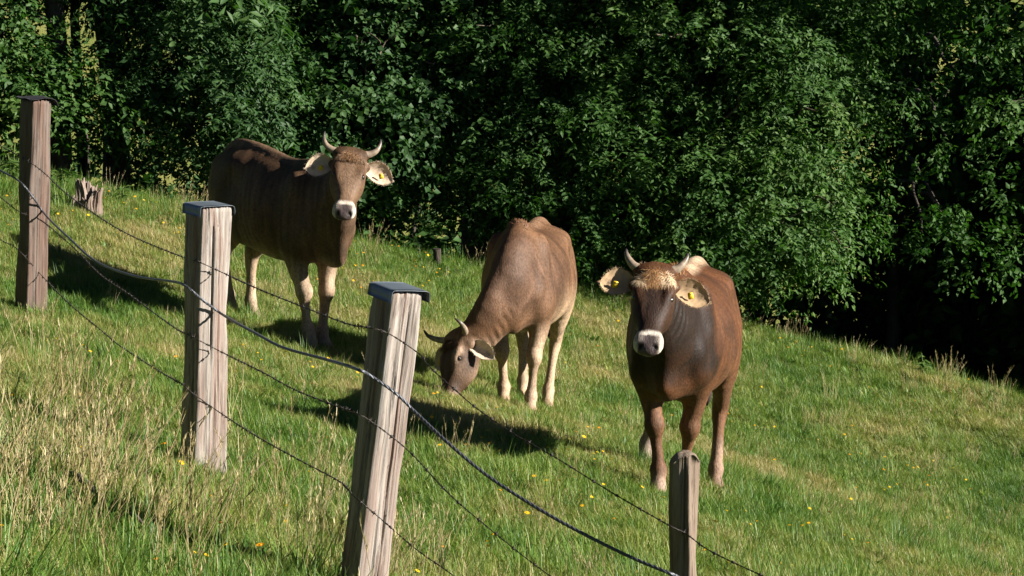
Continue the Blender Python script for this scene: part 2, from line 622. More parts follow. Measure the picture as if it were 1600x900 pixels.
def put(name, n, coll, k0, k1, dens, size, tintf, zs=(0.8, 1.3)):
    Q = sample_meadow(n); X, Y = Q.T
    k = rng.random(n) < dens(X, Y)
    X, Y = X[k], Y[k]; m = len(X)
    P = np.c_[X, Y, H(X, Y)]
    e = 0.15; gx_ = 0.7 * (H(X + e, Y) - H(X - e, Y)) / (2 * e); gy_ = 0.7 * (H(X, Y + e) - H(X, Y - e)) / (2 * e)
    nz_ = np.stack([-gx_ + rng.normal(0, .08, m), -gy_ + rng.normal(0, .08, m), np.ones(m)], -1); nz_ /= np.linalg.norm(nz_, axis=1)[:, None]
    az = rng.uniform(0, 6.283, m); xa = np.stack([np.cos(az), np.sin(az), np.zeros(m)], -1)
    xa -= nz_ * np.sum(xa * nz_, 1)[:, None]; xa /= np.linalg.norm(xa, axis=1)[:, None]; ya = np.cross(nz_, xa)
    rot = np.c_[np.arctan2(ya[:, 2], nz_[:, 2]), np.arcsin(-xa[:, 2]), np.arctan2(xa[:, 1], xa[:, 0])]
    s = size(X, Y) * rng.uniform(0.75, 1.25, m)
    scl = np.c_[s, s, s * rng.uniform(zs[0], zs[1], m)]
    return scatter(name, P, rot, scl, rng.integers(k0, k1, m), tintf(X, Y), coll)


def patch(X, Y): return fbm(X * 1.3, Y * 1.1, 41, 3)


lush = lambda X, Y: sm(0.55, 0.75, fbm(X * 0.8 + 9, Y * 0.6, 77, 3))
sx, sy = np.meshgrid(np.arange(-7.5, 7.5, .44), np.arange(5.6, 29, .44), indexing='ij')
sx = (sx + rng.uniform(-.08, .08, sx.shape)).ravel(); sy = (sy + rng.uniform(-.08, .08, sy.shape)).ravel()
k = (np.abs(sx) < .182 * sy + 2.0) & (sy < crestY(sx) + 1.2); sx, sy = sx[k], sy[k]; m = len(sx)
sgx = (H(sx + .2, sy) - H(sx - .2, sy)) / .4; sgy = (H(sx, sy + .2) - H(sx, sy - .2)) / .4
rot = np.c_[np.arctan(sgy) - math.atan(MEAN[1]), -(np.arctan(sgx) - math.atan(MEAN[0])), np.zeros(m)]
hs = (0.70 + 0.75 * patch(sx, sy) + 0.25 * sm(15, 9, sy)) * rng.uniform(.9, 1.1, m)
g1 = scatter('meadow_grass', np.c_[sx, sy, H(sx, sy)], rot, np.c_[np.ones(m), np.ones(m), hs], rng.integers(0, 8, m), np.zeros(m), C_short)
tag(g1, 'short green grass covering the whole sloping meadow', 'grass', kind='stuff')
g2 = put('long_grass', 20000, C_long, 0, 6, lambda X, Y: 0.14 + 0.65 * lush(X, Y) + 0.45 * sm(16, 10, Y) + 0.5 * sm(-1.2, 0.2, Y - crestY(X)), lambda X, Y: 0.6 + 0.5 * patch(X, Y) + 0.25 * sm(15, 9, Y),
         lambda X, Y: np.clip(0.12 + 0.4 * dryness(X, Y) + rng.normal(0, 0.1, len(X)), 0, 1))
tag(g2, 'lusher longer grass tufts and small herbs in the meadow', 'grass', kind='stuff')
roughm = lambda X, Y: sm(1.0, -1.2, X + (Y - 10) * 0.10) * sm(18, 12, Y)
g3 = put('dry_grass', 16000, C_dry, 0, 5, lambda X, Y: np.clip(0.02 + 0.08 * sm(0.3, 0.8, dryness(X, Y)) + 0.105 * roughm(X, Y) * sm(0.35, 0.65, patch(X - 4, Y)) + 0.015 * sm(-0.7, 0.2, Y - crestY(X)), 0, 1),
         lambda X, Y: 0.60 + 0.70 * roughm(X, Y) + 0.2 * sm(-0.7, 0.2, Y - crestY(X)), lambda X, Y: rng.uniform(0.1, 0.9, len(X)))
tag(g3, 'pale dry grass stalks with seed heads along the fence and meadow edge', 'grass', kind='stuff')
# ------------------------------------------------------------------ cows: one smooth body surface grown from blended volumes
def smin(a, b, k):
    h = np.maximum(k - np.abs(a - b), 0) / k
    return np.minimum(a, b) - h * h * k * 0.25


def loft_d(P, S, p=2.0, egg=0.0):
    """S rows: cx cy cz  a b  ux uy uz  vx vy vz"""
    P = np.asarray(P, np.float32); best = np.full(len(P), 9.0, np.float32)
    for i in range(len(S) - 1):
        A, B = S[i], S[i + 1]
        D = B[:3] - A[:3]; L = np.linalg.norm(D) + 1e-9
        q = P - A[:3]
        t = np.clip(q @ D / L ** 2, 0, 1)
        a = A[3] + (B[3] - A[3]) * t; b = A[4] + (B[4] - A[4]) * t
        r = q - t[:, None] * D
        u = (A[5:8] + B[5:8]) / 2; v = (A[8:11] + B[8:11]) / 2
        du = r @ u; dv = r @ v; dt = r @ (D / L)
        if egg:
            a = a * (1 - egg * np.clip(dv / b, -1, 1))
        m = np.minimum(a, b)
        f = ((np.abs(du) / a) ** p + (np.abs(dv) / b) ** p) ** (1 / p)
        f = np.sqrt(f * f + (dt / m) ** 2)
        best = np.minimum(best, (f - 1) * m)
    return best


class Body:
    def __init__(self, lo, hi, res=0.012):
        self.lo = np.array(lo, float); self.res = res
        self.n = np.ceil((np.array(hi) - self.lo) / res).astype(int) + 1
        self.d = np.full(self.n, 1.0, np.float32)

    def _box(self, lo, hi, mg):
        a = np.clip(np.floor((lo - mg - self.lo) / self.res).astype(int), 0, self.n - 1)
        b = np.clip(np.ceil((hi + mg - self.lo) / self.res).astype(int) + 1, 1, self.n)
        ax = [self.lo[k] + self.res * np.arange(a[k], b[k]) for k in range(3)]
        G = np.stack(np.meshgrid(*[a_.astype(np.float32) for a_ in ax], indexing='ij'), -1).reshape(-1, 3)
        return tuple(slice(a[k], b[k]) for k in range(3)), G

    def add(self, fn, lo, hi, k=0.05, mode='add'):
        sl, G = self._box(np.asarray(lo), np.asarray(hi), 0.09)
        v = fn(G).reshape(self.d[sl].shape)
        if mode == 'add': self.d[sl] = smin(self.d[sl], v, k)
        else: self.d[sl] = -smin(-self.d[sl], v, k)

    def loft(self, S, k=0.06, p=2.0, egg=0.0):
        S = np.asarray(S, float); r = np.maximum(S[:, 3], S[:, 4])[:, None]
        T = np.full(self.n, 9.0, np.float32)
        for i in range(len(S) - 1):
            q = S[i:i + 2]; sl, G = self._box((q[:, :3] - r[i:i + 2]).min(0), (q[:, :3] + r[i:i + 2]).max(0), 0.07)
            T[sl] = np.minimum(T[sl], loft_d(G, q, p, egg).reshape(T[sl].shape))
        sl, _ = self._box((S[:, :3] - r).min(0), (S[:, :3] + r).max(0), 0.07)
        self.d[sl] = smin(self.d[sl], T[sl], k)

    def ell(self, c, r, M=np.eye(3), k=0.05, mode='add'):
        c = np.asarray(c, float); r = np.asarray(r, float); M = np.asarray(M)     # columns of M are the axes
        R = r.max()

        def fn(P):
            q = (P - c) @ M / r
            return (np.linalg.norm(q, axis=1) - 1) * r.min()
        self.add(fn, c - R, c + R, k, mode)

    def mesh(self):
        d = self.d; ins = d < 0
        nx, ny, nz = d.shape
        c = np.zeros((nx - 1, ny - 1, nz - 1), np.int8)
        for a in (0, 1):
            for b in (0, 1):
                for e in (0, 1):
                    c += ins[a:nx - 1 + a, b:ny - 1 + b, e:nz - 1 + e]
        act = (c > 0) & (c < 8)
        idx = np.full(act.shape, -1, np.int64); I = np.argwhere(act); idx[act] = np.arange(len(I))
        s = np.zeros((len(I), 3)); w = np.zeros(len(I))
        off = [(0, 0, 0), (1, 0, 0), (0, 1, 0), (1, 1, 0), (0, 0, 1), (1, 0, 1), (0, 1, 1), (1, 1, 1)]
        val = [d[I[:, 0] + o[0], I[:, 1] + o[1], I[:, 2] + o[2]] for o in off]
        for p in range(8):
            for q in range(p + 1, 8):
                if sum(abs(off[p][k] - off[q][k]) for k in range(3)) != 1: continue
                a, b = val[p], val[q]; m = (a < 0) != (b < 0)
                t = np.where(m, a / np.where(m, a - b, 1), 0)
                pos = np.array(off[p])[None] + t[:, None] * (np.array(off[q]) - np.array(off[p]))[None]
                s[m] += pos[m]; w[m] += 1
        V = self.lo + (I + s / w[:, None]) * self.res
        F = []
        for ax in range(3):
            b, e = (ax + 1) % 3, (ax + 2) % 3
            A = np.take(ins, range(0, d.shape[ax] - 1), ax); B = np.take(ins, range(1, d.shape[ax]), ax)
            E = np.argwhere(A != B)
            E = E[(E[:, b] > 0) & (E[:, e] > 0) & (E[:, b] < d.shape[b] - 1) & (E[:, e] < d.shape[e] - 1)]
            fl = ins[tuple(E.T)]

            def cell(db, de):
                K = E.copy(); K[:, b] -= db; K[:, e] -= de
                return idx[tuple(K.T)]
            q = np.stack([cell(1, 1), cell(0, 1), cell(0, 0), cell(1, 0)], -1)
            q[~fl] = q[~fl][:, ::-1]
            F.append(q)
        F = np.vstack(F)
        # two rounds of light smoothing
        for _ in range(2):
            acc = np.zeros_like(V); cnt = np.zeros(len(V))
            for k in range(4):
                np.add.at(acc, F[:, k], V[F[:, (k + 1) % 4]]); np.add.at(acc, F[:, (k + 1) % 4], V[F[:, k]])
                np.add.at(cnt, F[:, k], 1); np.add.at(cnt, F[:, (k + 1) % 4], 1)
            V = V * 0.5 + 0.5 * acc / cnt[:, None]
        return V, F


t = NT('cow_coat')
c0 = attr(t, 'coat', out='Color')
co = t.coord((0.35, 1, 0.5)); hair = t.noise(115, 4, co, 0.62, 0.5); blot = t.noise(5, 3, t.coord())
cc = t.mix(1.0, c0, t.ramp(hair, [(0.28, (0.54, 0.52, 0.50)), (0.72, (1.42, 1.38, 1.33))]), 'MULTIPLY')
cc = t.mix(1.0, cc, t.ramp(blot, [(0.3, (0.78, 0.76, 0.74)), (0.7, (1.15, 1.15, 1.15))]), 'MULTIPLY')
b = t.bsdf(0.55, 0.20); t.l(cc, b.inputs['Base Color'])
t.l(attr(t, 'gloss'), b.inputs['Roughness'])
t.bump(hair, 0.55, 0.007, b)
M_coat = t.m
t = NT('coat_hair'); b = t.bsdf(0.6, 0.25); t.l(attr(t, 'coat', out='Color'), b.inputs['Base Color']); M_hair = t.m
t = NT('horn'); b = t.bsdf(0.4, 0.45); hc = attr(t, 'coat', out='Color')
n = t.noise(40, 3, t.coord()); t.l(t.mix(1.0, hc, t.ramp(n, [(0.3, (0.75, 0.72, 0.7)), (0.7, (1.1, 1.1, 1.1))]), 'MULTIPLY'), b.inputs['Base Color']); t.bump(n, 0.3, 0.003, b)
M_horn = t.m
M_eye = mat_plain('cow_eye', (0.012, 0.008, 0.006), 0.08, 0.8, vary=0.05)
M_hoof = mat_plain('hoof_horn', (0.10, 0.085, 0.065), 0.6, 0.3, vary=0.4, scale=30)
M_tag = mat_plain('ear_tag_plastic', (0.62, 0.42, 0.02), 0.45, 0.4, vary=0.08)


def rings(rows, lat=(0, 1, 0)):
    """rows (x,y,z,a,b) -> smooth stations with frames; a lateral, b fore-aft/vertical half size"""
    R = catmull(rows, 3)
    T = np.gradient(R[:, :3], axis=0); T /= np.linalg.norm(T, axis=1)[:, None]
    S = []
    for r, tt in zip(R, T):
        u = np.array(lat, float); u = norm(u - tt * np.dot(u, tt)); v = np.cross(tt, u)
        S.append(np.r_[r[:3], max(r[3], 0.01), max(r[4], 0.01), u, v])
    return np.array(S)


TORSO = [  # x, top, bottom, half width
    (-0.82, 1.19, 1.00, 0.08), (-0.76, 1.265, 0.88, 0.155), (-0.66, 1.31, 0.78, 0.21), (-0.50, 1.33, 0.70, 0.248), (-0.32, 1.33, 0.64, 0.268),
    (-0.10, 1.30, 0.585, 0.310), (0.14, 1.285, 0.56, 0.320), (0.36, 1.29, 0.58, 0.275), (0.54, 1.315, 0.62, 0.215), (0.68, 1.26, 0.68, 0.175),
    (0.79, 1.14, 0.76, 0.135), (0.86, 1.02, 0.84, 0.085)]
FLEG = [(.50, .12, .98, .09, .17), (.48, .155, .82, .092, .15), (.455, .165, .68, .075, .105), (.465, .158, .55, .058, .072), (.485, .15, .46, .050, .056),
        (.495, .148, .405, .054, .060), (.487, .147, .34, .038, .042), (.485, .146, .26, .031, .037), (.485, .145, .18, .034, .040), (.49, .145, .13, .046, .050),
        (.508, .145, .085, .038, .042), (.525, .145, .035, .046, .054), (.53, .145, .012, .048, .058)]
HLEG = [(-.50, .12, 1.10, .11, .22), (-.48, .155, .94, .115, .215), (-.46, .178, .80, .10, .18), (-.50, .175, .67, .075, .125), (-.585, .165, .565, .052, .082),
        (-.64, .155, .49, .046, .066), (-.645, .15, .43, .042, .054), (-.628, .147, .34, .034, .041), (-.612, .146, .24, .033, .037), (-.603, .145, .17, .036, .040),
        (-.598, .145, .13, .044, .047), (-.578, .145, .085, .039, .042), (-.562, .145, .035, .046, .054), (-.555, .145, .012, .048, .058)]
HEAD = [  # along the face from behind the poll to the lips: x, half width, top, bottom
    (-0.05, 0.070, -0.005, -0.10), (0.00, 0.094, 0.032, -0.135), (0.06, 0.108, 0.040, -0.165), (0.13, 0.115, 0.038, -0.190), (0.19, 0.110, 0.034, -0.195),
    (0.25, 0.092, 0.026, -0.180), (0.31, 0.076, 0.016, -0.155), (0.37, 0.066, 0.008, -0.132), (0.42, 0.064, 0.004, -0.118), (0.46, 0.071, 0.000, -0.112),
    (0.495, 0.070, -0.010, -0.108), (0.515, 0.055, -0.028, -0.098)]


def build_cow(name, label, O, yaw, feet, poll, hdir, hup, pal, scale=1.0, neck_dir=(0.8, 0, 0.5), neck_len=0.34, horns=None, ears=None, fringe=None, nsag=0.0, seed=1):
    r_ = np.random.default_rng(seed)
    ch, shh = math.cos(yaw), math.sin(yaw)
    zf = [Hs(f[0], f[1]) for f in feet]
    O = np.array([O[0], O[1], float(np.mean(zf))])
    Rl = np.array([[ch, shh, 0], [-shh, ch, 0], [0, 0, 1.0]])          # world -> local
    loc = lambda p: Rl @ (np.asarray(p, float) - O)
    vloc = lambda v: Rl @ np.asarray(v, float)
    root = empty(name, O, yaw)
    tag(root, label, 'cow', 'cows on the meadow')
    fl = [loc((f[0], f[1], z)) for f, z in zip(feet, zf)]                 # FR FL HR HL
    slope = ((fl[0][2] + fl[1][2]) - (fl[2][2] + fl[3][2])) / max(0.5, (fl[0][0] + fl[1][0]) - (fl[2][0] + fl[3][0]))
    sh = 0.75 * slope
    s = scale
    W = lambda x, y, z: np.array([x * s, y * s, z * s + sh * x * s])
    phead = loc(poll)
    hx = norm(vloc(hdir)); hz = norm(vloc(hup)); hz = norm(hz - hx * np.dot(hx, hz)); hy = np.cross(hz, hx)
    HM = np.stack([hx, hy, hz], 1)
    hp = lambda x, y, z: phead + HM @ (np.array([x, y, z]) * s)
    allp = np.array([W(-0.95, -.45, 0), W(0.95, .45, 1.5), phead - 0.35, phead + 0.35] + fl)
    lo = allp.min(0) - np.array([0.12, 0.12, 0.08]); hi = allp.max(0) + np.array([0.12, 0.12, 0.08])
    hi[0] = max(hi[0], hp(.55, 0, 0)[0] + .1); lo[1] = min(lo[1], hp(.5, 0, 0)[1] - .15); lo[2] = min(lo[2], hp(.5, 0, -.1)[2] - .1)
    B = Body(lo, hi)
    # trunk
    rows = np.array([(x, 0, (tp + bt) / 2, w, (tp - bt) / 2) for x, tp, bt, w in TORSO])
    R = catmull(rows, 3)
    S = np.array([np.r_[W(*r[:3]), r[3] * s, r[4] * s, 0, 1, 0, 0, 0, 1] for r in R])
    B.loft(S, 0.05, 2.12, 0.07)
    # hip hooks, pins, spine ridge, shoulder blades, brisket
    for y in (-1, 1):
        B.ell(W(-0.37, y * 0.178, 1.195), np.array([.09, .055, .055]) * s, k=0.12)
        B.ell(W(-0.74, y * 0.090, 1.155), np.array([.06, .045, .05]) * s, k=0.09)
        B.ell(W(0.50, y * 0.160, 1.06), np.array([.115, .072, .21]) * s, k=0.035)      # shoulder blade
        B.ell(W(0.675, y * 0.140, 0.87), np.array([.085, .075, .10]) * s, k=0.05)      # point of shoulder
        B.ell(W(0.56, y * 0.165, 0.78), np.array([.125, .075, .105]) * s, k=0.045)     # upper arm
        B.ell(W(-0.24, y * 0.345, 1.12), np.array([.13, .07, .10]) * s, k=0.09, mode='cut')   # flank hollow
        B.ell(W(-0.30, y * 0.215, 0.80), np.array([.12, .06, .13]) * s, k=0.08)        # stifle fold
    sp = [W(-0.80, 0, 1.255), W(-0.66, 0, 1.325), W(-0.45, 0, 1.337), W(-0.15, 0, 1.31), W(0.15, 0, 1.285), W(0.4, 0, 1.30), W(0.56, 0, 1.325)]
    B.loft(rings([np.r_[p, .028 * s, .028 * s] for p in sp]), 0.07)
    B.ell(W(0.765, 0, 0.735), np.array([.10, .062, .12]) * s, k=0.09)
    # legs
    for leg, rows, side in ((0, FLEG, -1), (1, FLEG, 1), (2, HLEG, -1), (3, HLEG, 1)):
        rest = np.array([rows[-1][0], rows[-1][1] * side, 0.0]); rw = W(*rest)
        dlt = fl[leg] - rw
        st = []
        for k, (x, y, z, a, b_) in enumerate(rows):
            wgt = np.clip((0.98 - z) / 0.86, 0, 1)
            wg = wgt ** 1.15
            p = W(x, y * side, z) + dlt * np.array([wg, wg, wgt ** 1.3])
            fat = 1.12 if z > .36 else (1.03 if z > .15 else 1.09)
            st.append(np.r_[p, a * s * fat, b_ * s * fat])
        B.loft(rings(st), 0.045)
        fp = lambda k_: np.array(st[k_][:3])
        if leg < 2: B.ell(fp(5) + np.array([.022, 0, .005]) * s, np.array([.040, .044, .050]) * s, k=0.025)             # knee
        else: B.ell(fp(5) + np.array([-.040, 0, .022]) * s, np.array([.034, .030, .050]) * s, k=0.03)                    # point of hock
        for yy_ in (-1, 1): B.ell(fp(len(st) - 3) + np.array([-.040, yy_ * .022, .012]) * s, np.array([.016, .014, .018]) * s, k=0.012)   # dewclaws
    # hocks
    # neck
    N0 = W(0.50, 0, 1.02); N1 = W(0.66, 0, 1.03)
    N3 = hp(0.06, 0, -0.095)
    nd = np.array(neck_dir, float)
    N2 = N1 + nd * neck_len * s
    cps = [N0, N1, N2, N3]
    R_ = []
    prof = [(.150, .265), (.138, .245), (.108, .185), (.082, .122)]
    lat = [np.array([0, 1., 0]), np.array([0, 1., 0]), norm(np.array([0, 1., 0]) + hy), hy]
    CR = catmull(np.array([np.r_[c, np.array(p_) * s, l_] for c, p_, l_ in zip(cps, prof, lat)]), 5)
    T = np.gradient(CR[:, :3], axis=0); T /= np.linalg.norm(T, axis=1)[:, None]
    S = []
    for r, tt in zip(CR, T):
        u = norm(r[5:8] - tt * np.dot(r[5:8], tt)); S.append(np.r_[r[:5], u, np.cross(tt, u)])
    neckS = np.array(S)
    B.loft(neckS, 0.07, 2.0, 0.10)
    # dewlap
    und = lambda i, f: neckS[i, :3] + (-neckS[i, 8:11] if neckS[i, 10] > 0 else neckS[i, 8:11]) * neckS[i, 4] * f
    dl = [W(0.80, 0, 0.68), und(6, .92), und(10, .95), und(13, .93)]
    B.loft(rings([np.r_[p, .030 * s, (.07, .06, .045, .03)[k] * s] for k, p in enumerate(dl)]), 0.08)
    # head
    R = catmull(np.array([(x, w, tp, bt) for x, w, tp, bt in HEAD]), 3)
    S = np.array([np.r_[hp(x, 0, (tp + bt) / 2), w * s, (tp - bt) / 2 * s, hy, hz] for x, w, tp, bt in R])
    B.loft(S, 0.035, 2.5, -0.02)
    for y in (-1, 1):
        B.ell(hp(.142, y * .088, .016), np.array([.045, .026, .020]) * s, HM, 0.025)            # brow
        B.ell(hp(.195, y * .078, -.085), np.array([.085, .028, .075]) * s, HM, 0.05)           # cheek
        B.ell(hp(-.004, y * .090, .010), np.array([.030, .042, .030]) * s, HM, 0.04)            # horn bud
        B.ell(hp(.055, y * .110, -.050), np.array([.030, .040, .028]) * s, HM, 0.03)           # ear root
        B.ell(hp(.190, y * .120, .004), np.array([.028, .022, .020]) * s, HM, 0.010, 'cut')   # eye hollow
        B.ell(hp(.508, y * .043, -.030), np.array([.030, .017, .020]) * s, HM, 0.008, 'cut')   # nostril
        B.ell(hp(.470, y * .050, -.045), np.array([.040, .026, .042]) * s, HM, 0.03)           # lip pad
    B.ell(hp(.505, 0, -.088), np.array([.034, .08, .006]) * s, HM, 0.010, 'cut')               # mouth
    B.ell(hp(.0, 0, .025), np.array([.05, .07, .03]) * s, HM, 0.04)                            # poll
    V, F = B.mesh()
    fn0 = np.cross(V[F[:, 1]] - V[F[:, 0]], V[F[:, 3]] - V[F[:, 0]]); N0_ = np.zeros_like(V)
    for k in range(4): np.add.at(N0_, F[:, k], fn0)
    N0_ /= np.linalg.norm(N0_, axis=1)[:, None] + 1e-12
    ax_, ay_, az_ = (V / s).T
    ribs = np.sin((ax_ + .25 * (az_ - .9)) * 2 * np.pi / .075) * sm(.42, .30, ax_) * sm(-.22, -.05, ax_) * sm(.62, .75, az_) * sm(1.22, 1.10, az_) * sm(.18, .24, np.abs(ay_))
    tn_ = np.argmin(((V[:, None, ::1] - neckS[None, ::1, :3]) ** 2).sum(2), 1) / (len(neckS) - 1.0)
    ndl = loft_d(V, neckS); side_ = np.einsum('ij,ij->i', V - neckS[(tn_ * (len(neckS) - 1)).astype(int), :3], neckS[(tn_ * (len(neckS) - 1)).astype(int), 8:11])
    tf_ = np.sum((V - neckS[0, :3]) * norm(neckS[-1, :3] - neckS[0, :3]), 1) / s
    fold = np.sin(tf_ * 2 * np.pi / .055 + 2.0 * fbm(az_ * 5, ay_ * 5, 33, 2)) * sm(.03, .0, ndl) * sm(.25, .40, tf_) * sm(.05, -.08, side_ * np.sign(neckS[0, 10]))
    V = V + N0_ * (0.0045 * fold + 0.0016 * ribs + 0.012 * (fbm(ax_ * 7 + ay_ * 4, az_ * 7 - ay_ * 5, 70 + seed, 2) - .5) * (np.abs(ay_) > .05))[:, None]
    # ------------ coat colours (the coat's own pattern, from the parts of the animal)
    Q = (V - phead) @ HM / s
    dh = loft_d(V, S)                                                                         # near the head
    dn = loft_d(V, neckS)
    head = sm(0.035, 0.0, dh) * sm(-0.12, 0.0, Q[:, 0])
    xx = V[:, 0] / s; yy = V[:, 1] / s; zz = (V[:, 2] - sh * V[:, 0]) / s
    nz = fbm(V[:, 0] * 5 + 31 * seed, V[:, 2] * 5 + V[:, 1] * 3, 5 + seed, 3)
    nz2 = fbm(V[:, 0] * 16, V[:, 2] * 9 + V[:, 1] * 16, 8 + seed, 2)
    mixc = lambda c, w, col: c * (1 - w[:, None]) + np.array(col)[None] * w[:, None]
    c = np.tile(np.array(pal['base'], float), (len(V), 1))
    c = mixc(c, sm(0.40, 0.70, nz) * 0.75, pal['alt'])
    trunk = (1 - head)
    # legs: paler below, belly paler
    legz = zz.copy()
    gz = np.min(np.stack([np.hypot(V[:, 0] - f[0], V[:, 1] - f[1]) * 0 + (V[:, 2] - f[2]) / s for f in fl], 1), 1)
    lowleg = sm(0.62, 0.40, gz + 0.10 * (nz - 0.5)) * trunk * (1 - sm(0.0, -0.03, dn))
    c = mixc(c, lowleg * pal['leg_w'], pal['leg'])
    c = mixc(c, sm(0.16, 0.06, gz) * trunk * 0.5, pal['pastern'])
    belly = sm(0.74, 0.58, zz) * sm(0.30, 0.10, np.abs(yy)) * sm(-.75, -.5, xx) * sm(.75, .45, xx) * trunk
    c = mixc(c, belly * 0.6, pal['belly'])
    flank = sm(0.95, 0.62, zz) * sm(0.5, 0.2, xx) * trunk * sm(0.5, 0.62, zz)
    c = mixc(c, flank * pal.get('flank_w', 0.25), pal['belly'])
    dors = sm(0.09, 0.02, np.abs(yy)) * sm(1.20, 1.28, zz) * trunk * sm(.5, .3, xx)
    c = mixc(c, dors * pal['dors_w'], pal['dors'])
    shd = sm(.34, .58, xx + .24 * (nz - .5)) * sm(.60, .80, zz + .1 * (nz2 - .5)) * sm(1.34, 1.10, zz + .15 * (nz2 - .5)) * trunk
    strk = fbm(V[:, 0] * 34 + V[:, 1] * 34, V[:, 2] * 4.5, 12 + seed, 2)
    c = mixc(c, np.clip(shd * pal['shd_w'] * (.55 + .9 * strk), 0, 1), pal['shd'])
    c = c * (1 + .8 * (strk[:, None] - .5) * trunk[:, None])
    nk = sm(0.04, -0.01, dn) * trunk * sm(0.7, .85, xx)
    c = mixc(c, nk * pal.get('neck_w', 0.0), pal['shd'])
    # head
    c = mixc(c, head, pal['face'])
    c = mixc(c, head * sm(.12, .0, Q[:, 0] + 0.04 * (nz2 - .5)) * sm(-.06, .02, Q[:, 2]), pal['poll'])
    c = mixc(c, head * sm(.05, .0, np.abs(Q[:, 1])) * sm(.05, .15, Q[:, 0]) * sm(.42, .3, Q[:, 0]) * sm(-.04, .0, Q[:, 2]) * 0.35, pal['face2'])
    edge = Q[:, 0] + 0.02 * (nz2 - 0.5) - 0.25 * (Q[:, 2] + 0.05)
    ring = sm(.400, .425, edge) * head
    c = mixc(c, ring, pal.get('ring', (0.60, 0.55, 0.48)))
    pad = head * sm(.452, .466, Q[:, 0] + 0.35 * np.maximum(0, -np.abs(Q[:, 1]) + .02)) * sm(-.082, -.070, Q[:, 2]) * sm(.062, .052, np.abs(Q[:, 1]))
    c = mixc(c, pad, (0.070, 0.054, 0.054))
    nos = head * np.max(np.stack([sm(1.35, .8, np.linalg.norm((Q - np.array([.500, y * .042, -.030])) / np.array([.034, .020, .023]), axis=1)) for y in (-1, 1)]), 0)
    c = mixc(c, nos, (0.006, 0.004, 0.004))
    mouth = head * sm(.014, .004, np.abs(Q[:, 2] + .088)) * sm(.46, .48, Q[:, 0])
    c = mixc(c, mouth * 0.8, (0.06, 0.04, 0.035))
    eyer = head * np.max(np.stack([sm(1.5, .8, np.linalg.norm((Q - np.array([.190, y * .104, .000])) / np.array([.040, .03, .028]), axis=1)) for y in (-1, 1)]), 0)
    c = mixc(c, eyer * 0.75, (0.03, 0.02, 0.015))
    gloss = 0.62 - 0.08 * shd * pal['shd_w'] - 0.20 * pad - 0.06 * head
    body = link('body', make_mesh('body', V, F, True, {'gloss': gloss}, {'coat': np.clip(c, 0.002, 0.9)}), M_coat, root)

    # ------------ eyes, horns, ears, tail, hooves
    for y in (-1, 1):
        v, f = sphere(hp(.188, y * .094, -.001), np.array([.024, .021, .019]) * s, 14, 10, HM)
        link('eye', make_mesh('eye', v, f), M_eye, root)
    for y, hpts in zip((-1, 1), horns):
        P = catmull(np.array([hp(*p) for p in hpts]), 6); n = len(P); tt = np.linspace(0, 1, n)
        v, f = tube(P, (0.026 * (1 - tt) ** 0.75 + 0.0035) * s, 14)
        tv = np.r_[np.repeat(tt, 14), 0, 1]
        hc = np.array([0.30, 0.235, 0.17])[None] * (1 - sm(0.45, 0.95, tv))[:, None] + np.array([0.055, 0.045, 0.04])[None] * sm(0.45, 0.95, tv)[:, None]
        hc = hc * (0.8 + 0.35 * noise2(tv * 24, tv * 0, 4))[:, None]
        link('horn', make_mesh('horn', v, f, True, None, {'coat': hc}), M_horn, root)
    for y, er in zip((-1, 1), ears):
        base = hp(.055, y * .115, -.052)
        ex = norm(HM @ np.array(er['dir'])); en = np.array(HM @ np.array(er['face'])); en = norm(en - ex * np.dot(en, ex)); ew = np.cross(en, ex)
        L = er.get('len', .195) * s; Wd = er.get('wid', .066) * s
        ns, nu = 22, 13; vv = []; cl = []
        for layer in (0, 1):
            for a in range(ns):
                t_ = a / (ns - 1)
                w_ = Wd * (0.34 + 0.80 * math.sin(math.pi * min(1, (t_ * 0.90 + 0.06)) ** 1.05) ** 0.9) * math.sqrt(max(0.0, 1 - max(0, (t_ - .55) / .45) ** 3.6))
                dep = (er.get('cup', .026) * s) * math.sin(math.pi * min(1, .12 + t_ * .83)) ** .8 + 0.012 * s * (1 - t_)
                for b_ in range(nu):
                    u_ = -1 + 2 * b_ / (nu - 1)
                    p = base + ex * L * t_ + ew * w_ * u_ - en * dep * (1 - u_ * u_) + en * dep * 0.5 - np.array([0, 0, 1]) * 0.03 * s * t_ * t_
                    p = p + r_.normal(0, 0.0012, 3)
                    if layer: p = p - en * (0.010 * s * (1 - abs(u_) ** 4) * (1 - t_ ** 6) + 0.0015)
                    vv.append(p)
                    if layer: col = np.array(pal['ear_out'])
                    else:
                        col = np.array(pal['ear_in']) * (1 - 0.6 * math.exp(-((u_ - .1) / .22) ** 2 - ((t_ - .72) / .10) ** 2)) * (0.85 + 0.3 * r_.random())
                        if t_ < .18: col = col * 0.6 + 0.4 * np.array(pal['ear_out'])
                    cl.append(col)
        vv = np.array(vv); nn = ns * nu
        a, b_ = np.meshgrid(np.arange(ns - 1), np.arange(nu - 1), indexing='ij')
        q = np.stack([a * nu + b_, a * nu + b_ + 1, (a + 1) * nu + b_ + 1, (a + 1) * nu + b_], -1).reshape(-1, 4)
        rim = [k for k in range(nu)] + [k * nu + nu - 1 for k in range(1, ns)] + [(ns - 1) * nu + k for k in range(nu - 2, -1, -1)] + [k * nu for k in range(ns - 2, 0, -1)]
        qr = np.array([[rim[k], rim[(k + 1) % len(rim)], rim[(k + 1) % len(rim)] + nn, rim[k] + nn] for k in range(len(rim))])
        ear = link('ear', make_mesh('ear', vv, np.vstack([q, q[:, ::-1] + nn, qr]), True, None, {'coat': np.array(cl)}), M_hair, root)
        # hair along the rim and inside the ear
        rk = np.array([k for k in rim if k >= nu * 3]); ii = r_.choice(rk, 520)
